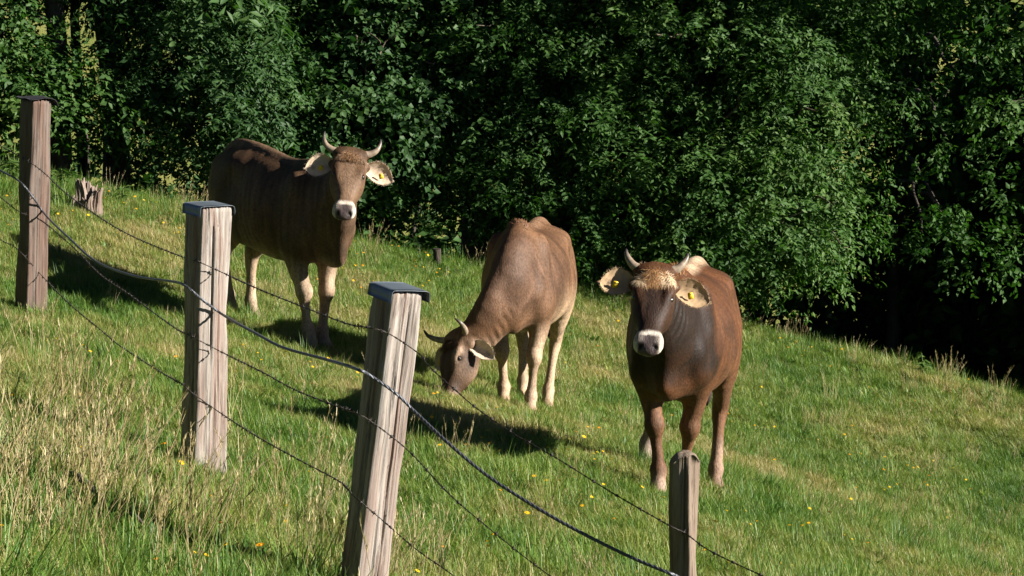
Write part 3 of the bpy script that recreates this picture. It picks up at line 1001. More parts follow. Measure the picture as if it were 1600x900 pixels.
        jj = nu * 4 + r_.integers(0, nu * (ns - 6), 170)
        pk = np.r_[ii, jj]; hpz = vv[pk] + r_.normal(0, .003, (len(pk), 3))
        cen_ = base + ex * L * .5; od = hpz - cen_; od = od / (np.linalg.norm(od, axis=1)[:, None] + 1e-9)
        od[len(ii):] = ex * .9 + ew * r_.normal(0, .4, (len(jj), 1)) + en * .5
        od = od + r_.normal(0, .28, od.shape); ln_ = (r_.uniform(.003, .010, len(pk)) * s)[:, None]
        sdh = np.cross(od, en); sdh /= np.linalg.norm(sdh, axis=1)[:, None] + 1e-9
        hv = np.stack([hpz - sdh * .0007, hpz + sdh * .0007, hpz + od * ln_], 1).reshape(-1, 3)
        hcol = np.repeat(np.array(pal['ear_in'])[None] * r_.uniform(.7, 1.1, (len(pk), 1)), 3, 0)
        eh = link('ear_hair', make_mesh('ear_hair', hv, np.arange(len(hv)).reshape(-1, 3), True, None, {'coat': hcol}), M_hair, ear)
        eh['kind'] = 'stuff'
        # yellow tag with a stud
        if er.get('notag'): continue
        tp = base + ex * L * er.get('tag', .55) + en * 0.014 * s - np.array([0, 0, 1]) * .014 * s
        tx = norm(np.array([0, 0, -1.0]) * 0.9 + ex * er.get('tilt', 0.2)); tn = norm(en - tx * np.dot(en, tx)); ty = np.cross(tn, tx)
        hw, hl, th = 0.0155 * s, 0.019 * s, 0.0018
        out = [(-.6, -1), (.6, -1), (.9, -.8), (1, -.5), (1, .85), (.85, 1), (-.85, 1), (-1, .85), (-1, -.5), (-.9, -.8)]
        tv = np.array([tp + ty * hw * a_ + tx * (hl * b_ + .012 * s) + tn * (0.010 * s + k * th) for k in (0, 1) for a_, b_ in out])
        m = len(out)
        sf = np.array([[k, (k + 1) % m, (k + 1) % m + m, k + m] for k in range(m)])
        cen = np.array([tv[:m].mean(0), tv[m:].mean(0)])
        tf = np.array([[(k + 1) % m, k, 2 * m] for k in range(m)] + [[k + m, (k + 1) % m + m, 2 * m + 1] for k in range(m)])
        pa = (np.vstack([tv, cen]), [sf, tf])
        pb = sphere(tp + tn * (0.012 * s), np.array([.010, .010, .006]) * s, 8, 6)
        tv, tf = join([pa, pb])
        link('ear_tag', make_mesh('ear_tag', tv, tf, False), M_tag, ear)
    # tail
    TP = [W(-.80, 0, 1.23), W(-.875, 0.0, 1.15), W(-.885, 0.01, .95), W(-.87, 0.02, .75), W(-.865, 0.03, .58), W(-.87, 0.03, .42)]
    v, f = tube(catmull(np.array(TP), 4), np.interp(np.linspace(0, 1, 21), [0, .1, .7, .8, .93, 1], [.045, .032, .018, .03, .032, .004]) * s, 10)
    tz = np.clip((.62 - v[:, 2] / s) / .1, 0, 1)[:, None]
    link('tail', make_mesh('tail', v, f, True, None, {'coat': np.array(pal['base'])[None] * (1 - tz) + np.array([.04, .03, .025])[None] * tz}), M_hair, root)
    # hooves: two claws each
    for k in range(4):
        parts = []
        fx = np.array([1.0, 0, 0])
        for y in (-1, 1):
            a_ = np.linspace(0, 2 * np.pi, 12, endpoint=False); rr = []
            for h_, sc_, sx in ((-.02, 1.05, .012), (0.012, 1.0, .006), (.042, .80, -.010), (.060, .62, -.018)):
                rr.append(np.stack([fl[k][0] + (sx + .062 * sc_ * np.cos(a_)) * s, fl[k][1] + (y * .025 + .024 * sc_ * np.sin(a_)) * s, np.full(12, fl[k][2] + h_ * s) - .018 * s * (np.cos(a_) > 0.1) * (h_ > .02)], -1))
            vv = np.vstack(rr)
            a, b_ = np.meshgrid(np.arange(3), np.arange(12), indexing='ij')
            q = np.stack([a * 12 + b_, a * 12 + (b_ + 1) % 12, (a + 1) * 12 + (b_ + 1) % 12, (a + 1) * 12 + b_], -1).reshape(-1, 4)
            cen = rr[-1].mean(0)
            tri = np.array([[36 + j, 36 + (j + 1) % 12, 48] for j in range(12)])
            parts.append((np.vstack([vv, cen]), [q, tri]))
        v, f = join(parts)
        link('hoof', make_mesh('hoof', v, f), M_hoof, root)
    # ------------ short lying coat hair and the forelock
    N = np.zeros_like(V)
    fn = np.cross(V[F[:, 1]] - V[F[:, 0]], V[F[:, 3]] - V[F[:, 0]])
    for k in range(4): np.add.at(N, F[:, k], fn)
    ln = np.linalg.norm(N, axis=1); N /= ln[:, None] + 1e-12

    def hairs(idx, length, width, flow, lift, jit=0.25, cmul=(0.8, 1.25), col=None):
        p = V[idx] + r_.normal(0, .005, (len(idx), 3)); n_ = N[idx]
        p = p - n_ * (np.sum((p - V[idx]) * n_, 1))[:, None] - n_ * 0.002
        fl_ = flow[idx] + r_.normal(0, jit, (len(idx), 3)); fl_ -= n_ * np.sum(fl_ * n_, 1)[:, None]
        fl_ /= np.linalg.norm(fl_, axis=1)[:, None] + 1e-9
        sd = np.cross(n_, fl_); L_ = length * r_.uniform(.6, 1.3, len(idx))[:, None]
        lf = lift * r_.uniform(.5, 1.5, len(idx))[:, None]
        a_ = p - sd * width / 2; b2 = p + sd * width / 2
        m1 = p + fl_ * L_ * .55 + n_ * L_ * lf
        t_ = p + fl_ * L_ + n_ * L_ * lf * 1.1 - np.array([0, 0, 1]) * L_ * 0.15
        v = np.stack([a_, b2, m1 - sd * width * .4, m1 + sd * width * .4, t_], 1).reshape(-1, 3)
        o = np.arange(len(idx))[:, None] * 5
        f = np.concatenate([o + np.array([[0, 1, 3]]), o + np.array([[0, 3, 2]]), o + np.array([[2, 3, 4]])])
        cc_ = (c[idx] if col is None else col) * r_.uniform(*cmul, (len(idx), 1))
        return v, [f], np.repeat(cc_, 5, 0)
    flow = np.tile(np.array([-1.0, 0, -0.55]), (len(V), 1))
    flow = flow * (1 - head[:, None]) + head[:, None] * (hx[None] * 1.0)
    flow[gz < .7] = [-0.15, 0, -1]
    if fringe:
        sel = np.where((head > .5) & (Q[:, 0] < fringe.get('x1', .10)) & (Q[:, 0] > -.09) & (Q[:, 2] > -.05) & (np.abs(Q[:, 1]) < .095))[0]
        idx = r_.choice(sel, fringe['n'])
        fcol = np.array(fringe['cols'])[r_.integers(0, len(fringe['cols']), len(idx))]
        # side hair pale, middle reddish
        wside = sm(.03, .075, np.abs(Q[idx, 1]) + r_.normal(0, .012, len(idx)))[:, None]
        fcol = fcol * (1 - wside) + np.array(fringe['side'])[None] * wside
        fw = hx[None] * 1.0 + hy[None] * (Q[:, 1:2] * 6) + hz[None] * .3
        v, f, cc_ = hairs(idx, fringe['len'] * s, 0.0022, fw, fringe.get('lift', .35), .55, (.7, 1.3), fcol)
        ho = link('forelock', make_mesh('forelock', v, f, True, None, {'coat': np.clip(cc_, .002, .9)}), M_hair, root)
        ho['kind'] = 'stuff'
    if pal.get('whorl'):
        sel = np.where((np.abs(yy) < .075) & (zz > 1.26) & (xx > .38) & (xx < .62))[0]
        idx = r_.choice(sel, 260)
        v, f, cc_ = hairs(idx, .030 * s, .004, np.tile(np.array([-.6, 0, .2]), (len(V), 1)), .4, .6, (.7, 1.3), np.tile(np.array(pal['whorl']), (260, 1)))
        ho = link('withers_tuft', make_mesh('withers_tuft', v, f, True, None, {'coat': np.clip(cc_, .002, .9)}), M_hair, root)
        ho['kind'] = 'stuff'
    return root


def foot_xy(k): return [tuple(pt(*p)[:2]) for p in FEET[k]]


HORN_UP = lambda y, out=.19, up=.15: [(-.006, y * .080, .012), (-.018, y * .130, .016), (-.042, y * (out - .018), .032), (-.088, y * (out + .004), .050), (-up, y * (out + .004), .068)]
HORN_FW = lambda y, out=.18: [(.0, y * .080, .012), (.0, y * .125, .022), (-.006, y * out, .065), (-.014, y * (out + .02), .115), (-.03, y * (out + .01), .165)]

pal1 = dict(base=(0.092, 0.052, 0.027), alt=(0.055, 0.032, 0.018), leg=(0.42, 0.32, 0.225), leg_w=0.9, pastern=(0.16, 0.12, 0.10), belly=(0.30, 0.22, 0.15), dors=(0.22, 0.15, 0.10), dors_w=0.4,
            shd=(0.10, 0.07, 0.05), shd_w=0.3, face=(0.165, 0.104, 0.064), face2=(0.17, 0.115, 0.08), poll=(0.22, 0.125, 0.065), ear_in=(0.56, 0.43, 0.305), ear_out=(0.36, 0.26, 0.18))
yaw1 = math.atan2(-math.cos(math.radians(34)), math.sin(math.radians(34)))
build_cow('cow', 'grey-brown horned cow standing at the left, looking at the camera, pale lower legs', (-1.70, 20.79), yaw1, foot_xy('c1'),
          pt(548, 243, 19.74), (-0.05, -0.74, -0.66), (0.12, -0.68, 0.70), pal1, 1.0, neck_dir=(0.70, 0.0, 0.62), neck_len=0.32,
          horns=[HORN_UP(-1, .195, .135), HORN_UP(1, .19, .125)],
          ears=[dict(dir=(.10, -1, -.05), face=(.5, .15, .80), tag=.42), dict(dir=(.16, 1, -.10), face=(.5, .45, .75), tag=.55)],
          fringe=dict(n=2000, len=.035, x1=.07, cols=[(.24, .13, .06), (.20, .11, .055)], side=(.2, .13, .08), lift=.5), seed=1)

pal2 = dict(ring=(0.16, 0.115, 0.085), base=(0.122, 0.065, 0.034), alt=(0.070, 0.036, 0.019), leg=(0.42, 0.31, 0.225), leg_w=0.65, pastern=(0.26, 0.18, 0.13), belly=(0.44, 0.32, 0.21), dors=(0.26, 0.16, 0.10), dors_w=0.5, flank_w=0.75,
            shd=(0.15, 0.095, 0.07), shd_w=0.3, face=(0.056, 0.032, 0.018), face2=(0.15, 0.10, 0.07), poll=(0.12, 0.07, 0.04), ear_in=(0.58, 0.46, 0.33), ear_out=(0.33, 0.25, 0.17), whorl=(.15, .075, .038))
yaw2 = math.atan2(-math.cos(math.radians(9)), -math.sin(math.radians(9)))
m2 = ground_hit(697, 622)
p2 = pt(714, 528, m2[1] + 0.30)
build_cow('cow', 'light brown cow grazing with its head down in the grass, in the middle', (0.125, 20.42), yaw2, foot_xy('c2'),
          p2, m2 - p2 + np.array([-.05, 0, -0.05]), (-0.80, -0.58, 0.2), pal2, 1.0, neck_dir=(0.62, -0.25, -0.62), neck_len=0.36,
          horns=[HORN_FW(-1), HORN_FW(1, .165)],
          ears=[dict(dir=(.2, -1, -.1), face=(.5, 0, .8)), dict(dir=(.32, .80, -.62), face=(.15, .8, .60), cup=.030, wid=.052, notag=1)],
          fringe=dict(n=1600, len=.04, x1=.08, cols=[(.13, .07, .035), (.10, .055, .03)], side=(.13, .08, .05), lift=.5), seed=2)

pal3 = dict(base=(0.088, 0.036, 0.014), alt=(0.042, 0.020, 0.010), leg=(0.070, 0.038, 0.023), leg_w=0.7, pastern=(0.42, 0.34, 0.28), belly=(0.20, 0.10, 0.05), dors=(0.50, 0.38, 0.26), dors_w=0.85, flank_w=0.3,
            shd=(0.014, 0.0080, 0.0050), shd_w=0.92, neck_w=0.5, face=(0.030, 0.016, 0.010), face2=(0.036, 0.023, 0.018), poll=(0.33, 0.17, 0.075), ear_in=(0.42, 0.29, 0.165), ear_out=(0.26, 0.17, 0.10), whorl=(.24, .12, .05))
yaw3 = math.atan2(-math.cos(math.radians(11)), -math.sin(math.radians(11)))
build_cow('cow', 'dark brown cow with pale orange forelock and white muzzle facing the camera at the right', (1.035, 16.86), yaw3, foot_xy('c3'),
          pt(1024, 426, 15.78), (-0.11, -0.76, -0.64), (-0.02, -0.64, 0.76), pal3, 1.02, neck_dir=(0.72, 0.02, 0.42), neck_len=0.30,
          horns=[[(-.006, y * .080, .012), (-.020, y * .118, .020), (-.052, y * .148, .032), (-.085, y * .166, .045), (-.112, y * .170, .054)] for y in (-1, 1)],
          ears=[dict(dir=(.02, -1, .30), face=(.40, .45, .80), tag=.55, cup=.016), dict(dir=(.14, 1, -.14), face=(.45, .6, .75), tag=.42, cup=.022)],
          fringe=dict(n=4200, len=.050, x1=.11, cols=[(.36, .17, .065), (.28, .13, .05), (.45, .27, .12)], side=(.62, .48, .31), lift=.14), seed=3)
# ------------------------------------------------------------------ fence
def mat_wood(name, pale, mid, dark, red, red_w=0.5, cell=1.0):
    t = NT(name)
    v = t.coord((1, 1, 0.055)); g1 = t.noise(48, 6, v, 0.72, 0.9)
    v2 = t.coord((1, 1, 0.10)); g2 = t.noise(13, 4, v2, 0.6, 0.5)
    g3 = t.noise(7 * cell, 3, t.coord((1, 1, 0.4)), 0.55, 0.6)
    c = t.ramp(g1, [(0.32, dark), (0.42, mid), (0.62, pale)])
    c = t.mix(t.math('MULTIPLY', t.ramp(g2, [(0.45, (0, 0, 0)), (0.68, (1, 1, 1))]), red_w), c, red)
    c = t.mix(t.ramp(g3, [(0.60, (0, 0, 0)), (0.74, (0.75, 0.75, 0.75))]), c, dark)
    b = t.bsdf(0.85, 0.2); t.l(c, b.inputs['Base Color'])
    t.bump(g1, 0.7, 0.008, b)
    return t.m


M_post = mat_wood('weathered_oak', (0.37, 0.335, 0.295), (0.235, 0.20, 0.17), (0.045, 0.036, 0.03), (0.175, 0.098, 0.072), 0.72)
M_post1 = mat_wood('grey_brown_oak', (0.165, 0.13, 0.108), (0.12, 0.092, 0.075), (0.04, 0.03, 0.024), (0.14, 0.065, 0.04), 0.5)
M_post4 = mat_wood('barked_round_wood', (0.26, 0.205, 0.155), (0.15, 0.112, 0.082), (0.045, 0.035, 0.028), (0.14, 0.09, 0.06), 0.5, 0.8)
M_zinc = mat_plain('painted_sheet_metal', (0.125, 0.150, 0.175), 0.4, 0.5, 0.2, 0.2, 8)
M_tar = mat_plain('tarred_felt', (0.022, 0.022, 0.026), 0.7, 0.3, vary=0.3)
M_wire = mat_plain('rusty_wire', (0.032, 0.026, 0.022), 0.55, 0.5, 0.5, 0.4, 60)
M_cable = mat_plain('grey_cable', (0.085, 0.090, 0.105), 0.42, 0.5, 0.4, 0.15, 50)


def post_mesh(w, d, h, cracks, seed, round_=0.13, na=110, nh=72, under=0.35, rough=0.004):
    r_ = np.random.default_rng(seed)
    a = np.linspace(0, 2 * np.pi, na, endpoint=False); z = np.r_[np.linspace(-under, h, nh)]
    p = 2 / round_ if round_ < 1 else 2
    V = []
    for zi in z:
        ca, sa = np.cos(a), np.sin(a)
        rr = 1 / ((np.abs(ca)) ** p + (np.abs(sa)) ** p) ** (1 / p)
        x = rr * ca * w / 2; y = rr * sa * d / 2
        # grain ridges that run up the post, wandering slowly
        g = fbm(a * 9 + 0.25 * np.sin(zi * 2.1), np.full(na, zi * 0.9), seed, 3) - 0.5
        g2 = noise2(np.cos(a) * 1.2 + 5, np.sin(a) * 1.2 + zi * 2.2, seed + 5) - 0.5
        g3 = noise2(np.cos(a) * 2.6 + 9, np.sin(a) * 2.6 + zi * 7.5, seed + 8) - 0.5
        off = g * rough * 2.6 + g2 * 0.022 + g3 * 0.009
        for (ac, dep, z0, z1, wd) in cracks:
            aa = ac + 0.05 * np.sin(zi * 3.3 + seed) + 0.03 * np.sin(zi * 9 + ac)
            dd = np.abs((a - aa + np.pi) % (2 * np.pi) - np.pi)
            off = off - dep * np.exp(-(dd / wd) ** 2) * sm(z0, z0 + .12, zi) * sm(z1, z1 - .08, zi)
        L = np.hypot(x, y)
        V.append(np.stack([x + x / L * off, y + y / L * off, np.full(na, zi) + (0.004 * r_.normal(size=na) if zi == z[-1] else 0)], -1))
    V = np.vstack(V)
    i, j = np.meshgrid(np.arange(nh - 1), np.arange(na), indexing='ij')
    q = np.stack([i * na + j, i * na + (j + 1) % na, (i + 1) * na + (j + 1) % na, (i + 1) * na + j], -1).reshape(-1, 4)
    last = V[-na:]; j = np.arange(na); k0 = nh - 1
    for f in (.93, .80, .55, .28):
        V = np.vstack([V, last * [f, f, 1] + np.array([0, 0, 1]) * .003 * (1 - f)]); k0 += 1
        q = np.vstack([q, np.stack([(k0 - 1) * na + j, (k0 - 1) * na + (j + 1) % na, k0 * na + (j + 1) % na, k0 * na + j], -1)])
    V = np.vstack([V, [0, 0, h]])
    tri = np.stack([k0 * na + j, k0 * na + (j + 1) % na, np.full(na, (k0 + 1) * na)], -1)
    return V, [q, tri]


def sheet(profile, y0, y1, th, ny=7, wob=0.0, seed=0):
    """bent sheet: profile (x,z) points swept along y, with thickness"""
    pr = np.array(profile, float); n = len(pr); ys = np.linspace(y0, y1, ny)
    T = np.gradient(pr, axis=0); Nn = np.stack([-T[:, 1], T[:, 0]], -1); Nn /= np.linalg.norm(Nn, axis=1)[:, None]
    V = []
    for k in (0, 1):
        for y in ys:
            wv = wob * np.sin(y * 40 + pr[:, 0] * 30 + seed)
            V.append(np.stack([pr[:, 0] + Nn[:, 0] * th * k, np.full(n, y), pr[:, 1] + Nn[:, 1] * th * k + wv], -1))
    V = np.vstack(V); m = n * ny
    i, j = np.meshgrid(np.arange(ny - 1), np.arange(n - 1), indexing='ij')
    q = np.stack([i * n + j, i * n + j + 1, (i + 1) * n + j + 1, (i + 1) * n + j], -1).reshape(-1, 4)
    rim = list(range(n)) + [k * n + n - 1 for k in range(1, ny)] + [(ny - 1) * n + k for k in range(n - 2, -1, -1)] + [k * n for k in range(ny - 2, 0, -1)]
    r = np.array([[rim[k], rim[(k + 1) % len(rim)], rim[(k + 1) % len(rim)] + m, rim[k] + m] for k in range(len(rim))])
    return V, [np.vstack([q[:, ::-1], q + m, r[:, ::-1]])]


def fence_post(label, base, top, w, d, rz, cracks, seed, mat, cap=None, round_=0.13, rough=0.004):
    b = np.array([base[0], base[1], Hs(base[0], base[1])]); tvec = np.array(top) - b
    h = np.linalg.norm(tvec)
    root = empty('fence_post', b)
    q = Vector(tvec).to_track_quat('Z', 'Y')
    root.rotation_mode = 'QUATERNION'
    # keep the turn about the post's own axis
    zax = norm(tvec); x0 = np.array([math.cos(rz), math.sin(rz), 0]); x0 = norm(x0 - zax * np.dot(x0, zax)); y0 = np.cross(zax, x0)
    root.rotation_quaternion = Matrix(np.stack([x0, y0, zax], 1).tolist()).to_quaternion()
    tag(root, label, 'fence post', 'posts of the wire fence')
    V, F = post_mesh(w, d, h, cracks, seed, round_, rough=rough)
    if cap == 'dome':
        k = V[:, 2] > h - 0.03
        rr = np.hypot(V[:, 0], V[:, 1]) / (w / 2)
        V[k, 2] = h + 0.004 - 0.022 * np.minimum(rr[k], 1.1) ** 4 + 0.012 * (noise2(V[k, 0] * 45 + 3, V[k, 1] * 45, 6) - .5)
    link('post', make_mesh('post', V, F), mat, root)
    if cap == 'metal':
        a = w / 2 + .007
        pr = [(-a - .004, h - .040), (-a - .003, h - .02), (-a - .002, h + .002), (-a + .004, h + .008), (-a + .02, h + .009), (0, h + .011), (a - .012, h + .011), (a, h + .006), (a + .003, h - .004), (a + .005, h - .020), (a + .004, h - .032)]
        V, F = sheet(pr, -d / 2 - .014, d / 2 + .012, .0018)
        link('cap', make_mesh('cap', V, F, False), M_zinc, root)
    if cap == 'felt':
        a = w / 2 + .018
        pr = [(-a - .012, h + .008), (-a + .005, h + .010), (-a * .5, h + .009), (0, h + .018), (a * .5, h + .020), (a - .01, h + .010), (a + .006, h - .012), (a + .010, h - .035)]
        V, F = sheet(pr, -d / 2 - .025, d / 2 + .02, .004, 9, .003)
        link('cap', make_mesh('cap', V, F, True), M_tar, root)
    return root, b, tvec


rot25 = math.radians(25)
PB = [pt(*p) for p in POSTS]
PTOP = [pt(58, 156, 19.0), pt(326, 322, 13.5), pt(624, 452, 10.7), pt(1070, 708, 9.9)]
CR2 = [(-1.35, .030, .3, 1.3, .022), (-1.75, .016, .55, 1.35, .02), (-1.15, .012, -.1, .9, .02), (-2.75, .02, .1, 1.2, .03), (-2.0, .010, .8, 1.4, .02), (3.0, .012, .2, 1.4, .03), (-1.55, .012, 0, .5, .02)]
CR3 = [(-1.40, .034, .0, 1.4, .022), (-1.05, .012, .5, 1.4, .018), (-1.80, .014, .7, 1.4, .02), (-2.9, .02, .1, 1.2, .03), (3.0, .016, .3, 1.5, .025), (-1.60, .012, .0, .6, .02), (-1.22, .010, .1, 1.0, .016)]
CR1 = [(-0.95, .022, .2, 1.5, .025), (-1.7, .006, .1, 1.1, .02), (3.1, .012, .2, 1.2, .03)]
CR4 = [(-1.9, .004, .2, 1.0, .05)]
fence_post('weathered square post with a thin black cap, leftmost in the fence', PB[0][:2], PTOP[0], .150, .16, math.radians(36), CR1, 3, M_post1, 'felt')
fence_post('cracked grey square post with a bent metal cap, in front of the left cow', PB[1][:2], PTOP[1], .160, .165, math.radians(33), CR2, 7, M_post, 'metal', rough=.005)
fence_post('leaning cracked square post with metal cap beside the grazing cow', PB[2][:2], PTOP[2], .142, .160, math.radians(31), CR3, 12, M_post, 'metal', rough=.005)
fence_post('short thin round post with bare top below the dark brown cow', PB[3][:2], PTOP[3], .094, .094, 0.3, CR4, 21, M_post4, 'dome', 1.0, .004)


def seg_Y(px, py, k):
    """distance of the fence line between post k and k+1 along a pixel's ray"""
    A, B_ = PTOP[k] * 0.5 + PB[k] * 0.5, PTOP[k + 1] * 0.5 + PB[k + 1] * 0.5
    b_ = (B_[0] - A[0]) / (B_[1] - A[1]); a_ = A[0] - b_ * A[1]
    d = ray(px, py)
    return a_ / (d[0] / d[1] - b_)


def wire_path(pts, shift):
    """pts: (px, py, k) with k the fence bay; k = 'p0'.. marks a spot on a post's near face"""
    out = []
    for px, py, k in pts:
        if isinstance(k, str): Y = POSTS[int(k[1])][2] - shift - (.032 if k != 'p3' else -.055)
        elif k < 0: Y = POSTS[0][2] - shift + (48 - px) * 0.012
        elif k > 2: Y = POSTS[3][2] - shift - (px - 1070) * 0.0022
        else: Y = seg_Y(px, py, k) - shift
        out.append(pt(px, py, Y))
    return np.array(out)


def barbed(label, pts, seed):
    r_ = np.random.default_rng(seed)
    P = catmull(wire_path(pts, 0.115), 10)
    # arc length resample
    L = np.r_[0, np.cumsum(np.linalg.norm(np.diff(P, axis=0), axis=1))]
    n = int(L[-1] / 0.018); s = np.linspace(0, L[-1], n)
    P = np.stack([np.interp(s, L, P[:, k]) for k in range(3)], -1)
    T = np.gradient(P, axis=0); T /= np.linalg.norm(T, axis=1)[:, None]
    U = np.cross(T, [0, 0, 1.0]); U /= np.linalg.norm(U, axis=1)[:, None]; W_ = np.cross(T, U)
    ph = s / 0.045 * 2 * np.pi
    root = empty('barbed_wire', P[0])
    tag(root, label, 'barbed wire', 'barbed wire strands of the fence')
    parts = []
    for o in (0, np.pi):
        parts.append(tube(P + 0.0021 * (np.cos(ph + o)[:, None] * U + np.sin(ph + o)[:, None] * W_), 0.0017, 5))
    V, F = join(parts); link('strand', make_mesh('strand', V - P[0], F), M_wire, root)
    parts = []; at = 0.05
    while at < L[-1]:
        i = int(at / L[-1] * (n - 1)); c = P[i]
        for k in range(2):
            a = r_.uniform(0, 6.28); dv = U[i] * math.cos(a) + W_[i] * math.sin(a) + T[i] * r_.uniform(-.3, .3)
            parts.append(tube(np.array([c - dv * .014, c, c + dv * .014]) + T[i] * .003 * k, [.0006, .0019, .0006], 4))
        parts.append(tube(np.array([c - T[i] * .006, c + T[i] * .006]), .0046, 6))
        at += r_.uniform(.085, .12)
    V, F = join(parts); o = link('barbs', make_mesh('barbs', V - P[0], F), M_wire, root); o['kind'] = 'stuff'
    return root


barbed('uppermost barbed wire strand, running from the left post to past the round post',
       [(-60, 196, -1), (-10, 222, -1), (44, 252, 'p0'), (71, 272, 0), (102, 301, 0), (164, 345, 0), (213, 372, 0), (284, 401, 0), (310, 409, 'p1'), (352, 428, 'p1'), (400, 450, 1), (470, 478, 1), (540, 505, 1), (575, 512, 'p2'), (607, 521, 'p2'), (655, 553, 'p2'),
        (671, 573, 2), (710, 608, 2), (745, 638, 2), (800, 676, 2), (870, 716, 2), (960, 772, 2), (1046, 821, 2), (1072, 834, 'p3'), (1110, 861, 3), (1190, 899, 3), (1260, 930, 3)], 1)
barbed('middle barbed wire strand of the fence, just under the smooth cable at the posts',
       [(-60, 268, -1), (0, 308, -1), (30, 331, 'p0'), (62, 343, 'p0'), (111, 383, 0), (155, 428, 0), (200, 459, 0), (270, 510, 0), (300, 526, 'p1'), (350, 552, 'p1'), (409, 581, 1), (463, 610, 1), (535, 638, 1), (556, 645, 'p2'), (585, 662, 'p2'), (640, 706, 'p2'), (700, 770, 2), (760, 822, 2), (850, 893, 2), (960, 965, 2), (1068, 1020, 'p3')], 2)
barbed('lowest barbed wire strand of the fence, close to the grass',
       [(-60, 335, -1), (0, 374, -1), (28, 390, 'p0'), (71, 437, 'p0'), (111, 477, 0), (164, 521, 0), (187, 540, 0), (249, 580, 0), (284, 600, 'p1'), (302, 615, 'p1'), (347, 647, 'p1'), (400, 681, 1), (470, 720, 1), (530, 752, 1), (552, 774, 'p2'), (600, 815, 'p2'), (650, 858, 2), (700, 893, 2), (800, 965, 2), (950, 1060, 2), (1068, 1110, 'p3')], 3)
P = catmull(wire_path([(-60, 236, -1), (0, 266, -1), (31, 284, 'p0'), (51, 308, 'p0'), (73, 338, 'p0'), (107, 371, 0), (151, 409, 0), (209, 431, 0), (270, 440, 0), (290, 447, 'p1'), (318, 470, 'p1'), (352, 494, 'p1'), (400, 521, 1), (443, 543, 1), (511, 562, 1), (556, 576, 'p2'), (580, 588, 'p2'), (619, 615, 'p2'), (650, 645, 'p2'),
                       (700, 692, 2), (760, 742, 2), (830, 788, 2), (900, 828, 2), (980, 868, 2), (1042, 894, 2), (1068, 905, 'p3'), (1140, 935, 3)], 0.128), 8)
L = np.r_[0, np.cumsum(np.linalg.norm(np.diff(P, axis=0), axis=1))]; n = int(L[-1] / 0.012); s = np.linspace(0, L[-1], n)
P = np.stack([np.interp(s, L, P[:, k]) for k in range(3)], -1)
T = np.gradient(P, axis=0); T /= np.linalg.norm(T, axis=1)[:, None]
U = np.cross(T, [0, 0, 1.0]); U /= np.linalg.norm(U, axis=1)[:, None]; W_ = np.cross(T, U)
parts = []
for k in range(3):
    ph = s / 0.07 * 2 * np.pi + k * 2.094
    parts.append(tube(P + 0.0032 * (np.cos(ph)[:, None] * U + np.sin(ph)[:, None] * W_), 0.0040, 6))
V, F = join(parts)
cb = link('cable', make_mesh('cable', V - P[0], F), M_cable); cb.location = P[0]
tag(cb, 'smooth twisted grey cable sagging along the fence posts', 'cable')

# staples that hold the wires to the posts
POST_OBJ = [o for o in bpy.data.objects if o.name.split('.')[0] == 'fence_post']
for k, spots in ((0, ((44, 252), (50, 308), (40, 335), (40, 402))), (1, ((312, 411), (300, 454), (303, 527), (303, 616))), (2, ((607, 521), (572, 585), (585, 662), (566, 787)))):
    po = POST_OBJ[k]; inv = Matrix.LocRotScale(po.location, po.rotation_quaternion, None).inverted()
    for (px, py) in spots:
        c = pt(px, py, POSTS[k][2] - .14); a_ = np.linspace(0, np.pi, 9)
        P = np.stack([c[0] + .006 * np.sin(a_ * 2) * 0 + .004 * np.cos(a_), c[1] + .05 * (1 - np.sin(a_)) - .012, c[2] + .013 * np.cos(a_)], -1)
        V, F = tube(P, .0022, 6)
        V = np.array([inv @ Vector(v) for v in V])
        link('staple', make_mesh('staple', V, F), M_wire, po)

# ------------------------------------------------------------------ old wood in the grass and at the edge of the wood
M_oldwood = mat_wood('rotten_wood', (0.30, 0.24, 0.20), (0.19, 0.145, 0.115), (0.05, 0.04, 0.03), (0.16, 0.10, 0.07), 0.4)
sb = pt(133, 318, 23.6); sb[2] = Hs(sb[0], sb[1])
root = empty('tree_stump', sb)
tag(root, 'broken grey split tree stump leaning at the edge of the wood', 'tree stump')
for k, (ox, oy, hh, ww, ln) in enumerate([(-.065, 0, .34, .105, .10), (.0, .03, .30, .12, .16), (.075, .0, .25, .10, .36), (.03, -.045, .17, .11, .22), (-.10, -.03, .15, .09, -.05)]):
    V, F = post_mesh(ww, ww * .8, hh, [(-1.5 + .5 * k, .02, -.2, 1, .10), (-.9, .015, -.2, 1, .09), (-2.2, .02, -.2, 1, .10), (-1.9, .012, -.2, 1, .07)], 40 + k, .6, 60, 30, .25, .020)
    zt = np.clip(V[:, 2] / hh, 0, 1)
    V[:, 2] += zt ** 3 * .13 * (fbm(V[:, 0] * 28 + k, V[:, 1] * 28, k, 2) - .55)
    V[:, :2] *= (1 + .35 * (1 - zt) ** 2 - .15 * zt)[:, None]
    V *= .80; V[:, 0] += ox * .8 + np.maximum(V[:, 2], 0) * ln + .02 * np.sin(V[:, 2] * 14 + k)
    V[:, 1] += oy
    link('splinter', make_mesh('splinter', V, F), M_oldwood, root)
sp_ = pt(682, 404, 25.6); zb = Hs(sp_[0], sp_[1]); tp_ = pt(680, 376, 25.6)
V, F = post_mesh(.055, .05, .17, CR4, 51, .6, 40, 16, .2)
o = link('old_stake', make_mesh('old_stake', V, F), mat_bark('stake_bark', (0.025, 0.02, 0.016), (0.08, 0.065, 0.05))); o.location = (sp_[0], sp_[1], zb)
tag(o, 'small dark broken stake at the meadow edge behind the grazing cow', 'stake')
